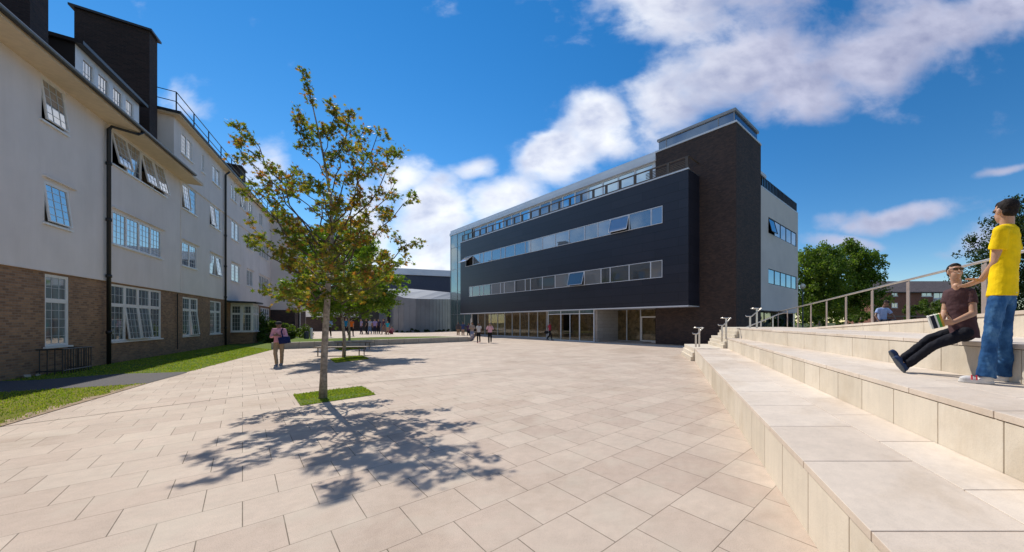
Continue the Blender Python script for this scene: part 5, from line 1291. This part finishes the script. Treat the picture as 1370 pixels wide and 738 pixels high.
remesh('bag_body', [('b', Vector((.0, .0, 0)), (.155, .06, .125), [Vector((.95, .2, -.15)).normalized(), Vector((-.2, .98, 0)).normalized(), Vector((.15, 0, .98)).normalized()]), ('e', Vector((0, .03, -.02)), (.15, .07, .12), None)], .012, cloth((.012, .022, .09)), bo_, 4, .004)
mb = MB(); pp = [J['shL']+Vector((.03, .06, .05)), Vector((-.10, .135, 1.3)), Vector((-.15, .17, 1.08))]; off = g; mb.tube([off+rot(p) for p in pp], .022, 6)
so_ = mb.build('strap', cloth((.012, .022, .09)), None); so_.parent = bo_; so_.matrix_parent_inverse = (Matrix.Translation(bo_.location) @ Matrix.Rotation(R(-150), 4, 'Z')).inverted()
# ---- man in the yellow shirt (seen from behind on the left)
ZY = 3.74
base = Vector(((1340-CX)/F*ZY, ZY, t2)); ym = empty('person', base, 'man in a yellow t-shirt and faded blue jeans standing with one hand held out', 'person')
def Q(px, py, d): return P(px, py, d)-base
fw_ = Vector((-.50, .86, 0)); lt = Vector((-fw_.y, fw_.x, 0))*-1   # lat points to his right
lt = Vector((fw_.y, -fw_.x, 0)); k = 1.10; wf = .78
J = {}
J['pel'] = Q(1341, 388, ZY); J['chest'] = Q(1345, 335, ZY); J['neck'] = Q(1347, 300, ZY); J['head'] = Q(1345.5, 282, ZY)
ctr = lambda p, s_: p+lt*s_
J['shL'] = Q(1345, 312, ZY)-lt*.185*wf*k; J['shR'] = Q(1346, 312, ZY)+lt*.185*wf*k
J['elL'] = Q(1333, 350, ZY-.02); J['wrL'] = Q(1313, 374, ZY+.20); J['elR'] = Q(1356, 350, ZY+.12); J['wrR'] = Q(1352, 376, ZY+.30)
J['hipL'] = Q(1337, 402, ZY)-lt*.075*k*wf; J['hipR'] = Q(1343, 402, ZY)+lt*.075*k*wf
J['knL'] = Q(1325, 450, ZY-.03); J['knR'] = Q(1343, 452, ZY+.08)
J['anL'] = Q(1319, 502, ZY-.02); J['anL'].z = .085; J['anR'] = Q(1343, 500, ZY+.16); J['anR'].z = .085
tdir = Vector((-.80, .60, 0)); J['toeL'] = J['anL']+tdir*.13+Vector((0, 0, -.04)); J['toeR'] = J['anR']+Vector((-.75, .65, 0))*.13+Vector((0, 0, -.04))
J['hdL'] = Vector((-.62, .62, -.42)); J['pnL'] = Vector((.1, .3, 1.0)); 
yel = cloth((.88, .60, .004), .85, .3)
M['denim'] = jeansmat(); rub = cloth((.42, .38, .32), .7)
hair_m = plain('dark_hair', (.012, .008, .007), .75, var=.3, scale=80, bump=.8, bscale=120, spec=.25)
HB, hk = person_parts(ym, J, lt, fw_, Vector((.04, .99, .02)), k, wf, .0075, [M['skin'], yel, M['denim'], cloth((.66, .64, .62), .5), hair_m, rub], dict(sleeve=.58, fold=.008, fs=8, hem=.06, flare=1.42, tw=1.12, curlL=.22, armk=1.3, handk=1.12, cut=1.02, sw=1.15, headk=.98))
def shades(o, hd, HB, hk):
    f, r, u = HB[1], HB[0], HB[2]
    pr = []
    for s_ in (-1, 1):
        pr += [('e', hd+f*.088*hk+r*.034*hk*s_+u*.010*hk, (.030*hk, .010*hk, .019*hk), HB), ('c', hd+f*.088*hk+r*.064*hk*s_+u*.016*hk, hd-f*.0*hk+r*.083*hk*s_+u*.010*hk, .0045*hk, .0045*hk, 1, 1)]
    pr += [('c', hd+f*.094*hk+r*.03*hk+u*.018*hk, hd+f*.094*hk-r*.03*hk+u*.018*hk, .005*hk, .005*hk, 1, 1)]
    return remesh('sunglasses', pr, .0045, M['lens'], o, 0)
M['lens'] = plain('black_lens', (.008, .008, .01), .3, var=0, bump=0, spec=.8)
shades(ym, J['head']-HB[1]*.012, HB, hk*.9)
# stitched back pocket and red stripes on the shoe
st = cloth((.42, .17, .03), .8)
for px_, py_ in ((1337, 398),):
    a = Q(1331, 401, ZY-.16); b = Q(1336, 406, ZY-.165); c = Q(1342, 402, ZY-.15)
red = cloth((.60, .03, .05), .5)
for kk in (0, 1):
    sd_ = UP.cross(tdir).normalized(); c0 = J['anL']+tdir*(.07+kk*.035)*k-Vector((0, 0, .02))
    mb = MB(); nside = -sd_ if (-sd_).dot(base) < 0 else sd_
    mb.tube([base+c0+nside*.035*k+Vector((0, 0, .028)), base+c0+nside*.047*k+Vector((0, 0, -.022))], .007, 6); mb.build('shoe_stripe', red, ym)
mb = MB(); mb.tube([base+J['pel'].lerp(J['chest'], 0)+lt*.12*math.cos(a)*1.02+fw_*.10*math.sin(a)*1.02+Vector((0, 0, -.035)) for a in [i*.35 for i in range(18)]], .015, 6, closed=True); mb.build('belt', cloth((.5, .45, .4)), ym)
# ---- seated man with books
ZS = 4.32
base = Vector(((1288-CX)/F*ZS, ZS, t3)); sm_ = empty('person', base, 'seated man in sunglasses and a maroon v-neck t-shirt holding books on the top tier', 'person')
k = .98; wf = .84
J = {}
J['pel'] = Q(1289, 443, ZS); J['pel'].z = .115; J['chest'] = Q(1285, 411, ZS+.02); J['neck'] = Q(1281, 384, ZS+.03); J['head'] = Q(1277.5, 363, ZS+.02)
J['shR'] = Q(1269, 393, ZS+.12); J['shL'] = Q(1298, 392, ZS-.06); J['elR'] = Q(1264, 417, ZS+.12); J['elL'] = Q(1302, 419, ZS-.13)
J['wrR'] = Q(1259, 431, ZS-.0); J['wrL'] = Q(1274, 431.5, ZS-.15)
J['hipR'] = J['pel']+Vector((-.03, .09, -.01)); J['hipL'] = J['pel']+Vector((-.05, -.08, -.01))
J['knR'] = Q(1244, 453, ZS+.20); J['knL'] = Q(1249, 462, ZS+.02)
J['anR'] = Q(1207, 480, ZS+.32); J['anL'] = Q(1212.5, 488.5, ZS+.24)
for s_ in 'LR':
    sh_ = (J['an'+s_]-J['kn'+s_]).normalized(); tp_ = (Vector((-.62, -.02, .80))).normalized(); J['toe'+s_] = J['an'+s_]+tp_*.13
    J['dn'+s_] = Vector((-.80, -.08, -.62)).normalized()
J['hdR'] = Vector((-.5, -.5, .05)); J['pnR'] = Vector((-.2, -.6, .7)); J['hdL'] = Vector((-.9, .12, .02)); J['pnL'] = Vector((-.2, .75, .5))
fs_ = Vector((-.74, -.62, 0)); ls_ = Vector((fs_.y, -fs_.x, 0))
ls_ = Vector((-.62, .74, 0))
mar = cloth((.085, .045, .050), .85, .4); blk = cloth((.012, .013, .02), .85, .5); nav = cloth((.035, .06, .13), .8); sole = cloth((.11, .13, .16), .7)
HB, hk = person_parts(sm_, J, ls_, fs_, Vector((-.30, -.93, .16)), k, wf, .007, [M['skin'], mar, blk, nav, hair_m, sole], dict(sleeve=.52, armk=1.2, handk=1.1, cut=1.06, sit=True, fold=.007, fs=10, hem=.07, curlL=.45, curlR=.5, headk=.95, tw=1.05))
hd = J['head']; shades(sm_, hd, HB, hk)
remesh('teeth', [('e', hd-HB[2]*.052*hk+HB[1]*.090*hk, (.021*hk, .008*hk, .006*hk), HB)], .003, plain('teeth', (.8, .78, .74), .3, bump=0), sm_, 0)
# v neck opening: skin patch
remesh('neckline', [('c', J['neck']+fs_*.035+Vector((0, 0, .01)), J['neck']+fs_*.088*wf+Vector((0, 0, -.10)), .050, .012, 1, 1)], .008, M['skin'], sm_, 2)
bcol = [((.62, .62, .58), 'thin white book, outermost of the stack held by the seated man', .018), ((.012, .016, .035), 'thick black book between the white and the green one in the seated man\'s hands', .040), ((.75, .76, .72), 'white spined book next to the black one in the seated man\'s hands', .018), ((.08, .28, .05), 'green covered book in the seated man\'s hands', .026), ((.55, .30, .05), 'orange patterned book nearest the seated man\'s body', .022)]
bn_ = Vector((.80, -.52, .28)).normalized(); bu = Vector((-.30, .05, .9)); bu = (bu-bn_*bu.dot(bn_)).normalized(); bw_ = bn_.cross(bu).normalized()
c0 = P(1243, 431, ZS-.12); sp_ = -1 if bw_.dot(c0) > 0 else 1
pg = plain('page_edges', (.72, .68, .58), .9, bump=0)
for colr, lab, th in bcol:
    c0 = c0+bn_*th*.5; bo_ = empty('book', c0, lab, 'book', 'books held by the seated man')
    mb = MB(); ax = lambda a, b, c: c0+bn_*a+bu*b+bw_*c
    def bb(mb, a0, a1, b0, b1, c0_, c1_): mb.hexa([ax(a0, b0, c0_), ax(a1, b0, c0_), ax(a1, b1, c0_), ax(a0, b1, c0_), ax(a0, b0, c1_), ax(a1, b0, c1_), ax(a1, b1, c1_), ax(a0, b1, c1_)])
    h_ = th*.47
    bb(mb, -h_, -h_+.003, -.08, .08, -.055, .055); bb(mb, h_-.003, h_, -.08, .08, -.055, .055); bb(mb, -h_, h_, -.08, .08, sp_*.055, sp_*.058)
    mb.build('cover', cloth(colr, .5, 0), bo_)
    mb = MB(); bb(mb, -h_+.003, h_-.003, -.076, .076, min(-sp_*.05, sp_*.054), max(-sp_*.05, sp_*.054)); mb.build('pages', pg, bo_)
    c0 = c0+bn_*th*.5
# ---- man in light blue shirt beyond the ramp wall
ZB = 12.3; base = Vector(((1180-CX)/F*ZB, ZB, 1.22)); lb = empty('person', base, 'man in a light blue shirt leaning forward beyond the ramp wall', 'person')
k = .98; J = std_joints(k, 0, 'down', .95)
sh_ = Vector((0, 0, -.50))
for key in J:
    if key[:2] not in ('kn', 'an', 'to'): J[key] = J[key]+sh_
for s_, sg in (('L', 1), ('R', -1)):
    J['kn'+s_] = Vector((sg*.14, -.42, .48)); J['an'+s_] = Vector((sg*.12, -.45, .08)); J['toe'+s_] = Vector((sg*.12, -.58, .04))
    J['sh'+s_] = Vector((sg*.18, -.05, .88)); J['el'+s_] = Vector((sg*.32, -.12, .66)); J['wr'+s_] = Vector((sg*.30, -.28, .46)); J['hip'+s_] = Vector((sg*.09, 0, .45))
J['head'] = Vector((.05, -.14, 1.10)); J['neck'] = Vector((.02, -.05, .95)); J['pel'] = Vector((0, 0, .50)); J['chest'] = Vector((0, -.02, .76))
person_parts(lb, J, Vector((-1, 0, 0)), Vector((0, -1, 0)), Vector((.35, -.8, -.45)), k, .92, .013, [M['skin_dark'], cloth((.33, .42, .66)), cloth((.015, .018, .03)), cloth((.02, .02, .02)), HAIR], dict(sit=True, sleeve=.6))
q = base; bb_ = empty('garden_bench', q, 'low wooden bench under the man in the light blue shirt', 'bench')
mb = MB(); mb.box(q.x-.7, q.x+.7, q.y-.18, q.y+.22, 1.58, 1.63); mb.build('seat', M['timber_grey'], bb_)
for s_ in (-.55, .55):
    mb = MB(); mb.box(q.x+s_-.03, q.x+s_+.03, q.y-.15, q.y+.18, 1.2, 1.58); mb.build('leg', M['timber_grey'], bb_)

bpy.data.scenes.remove(TS)
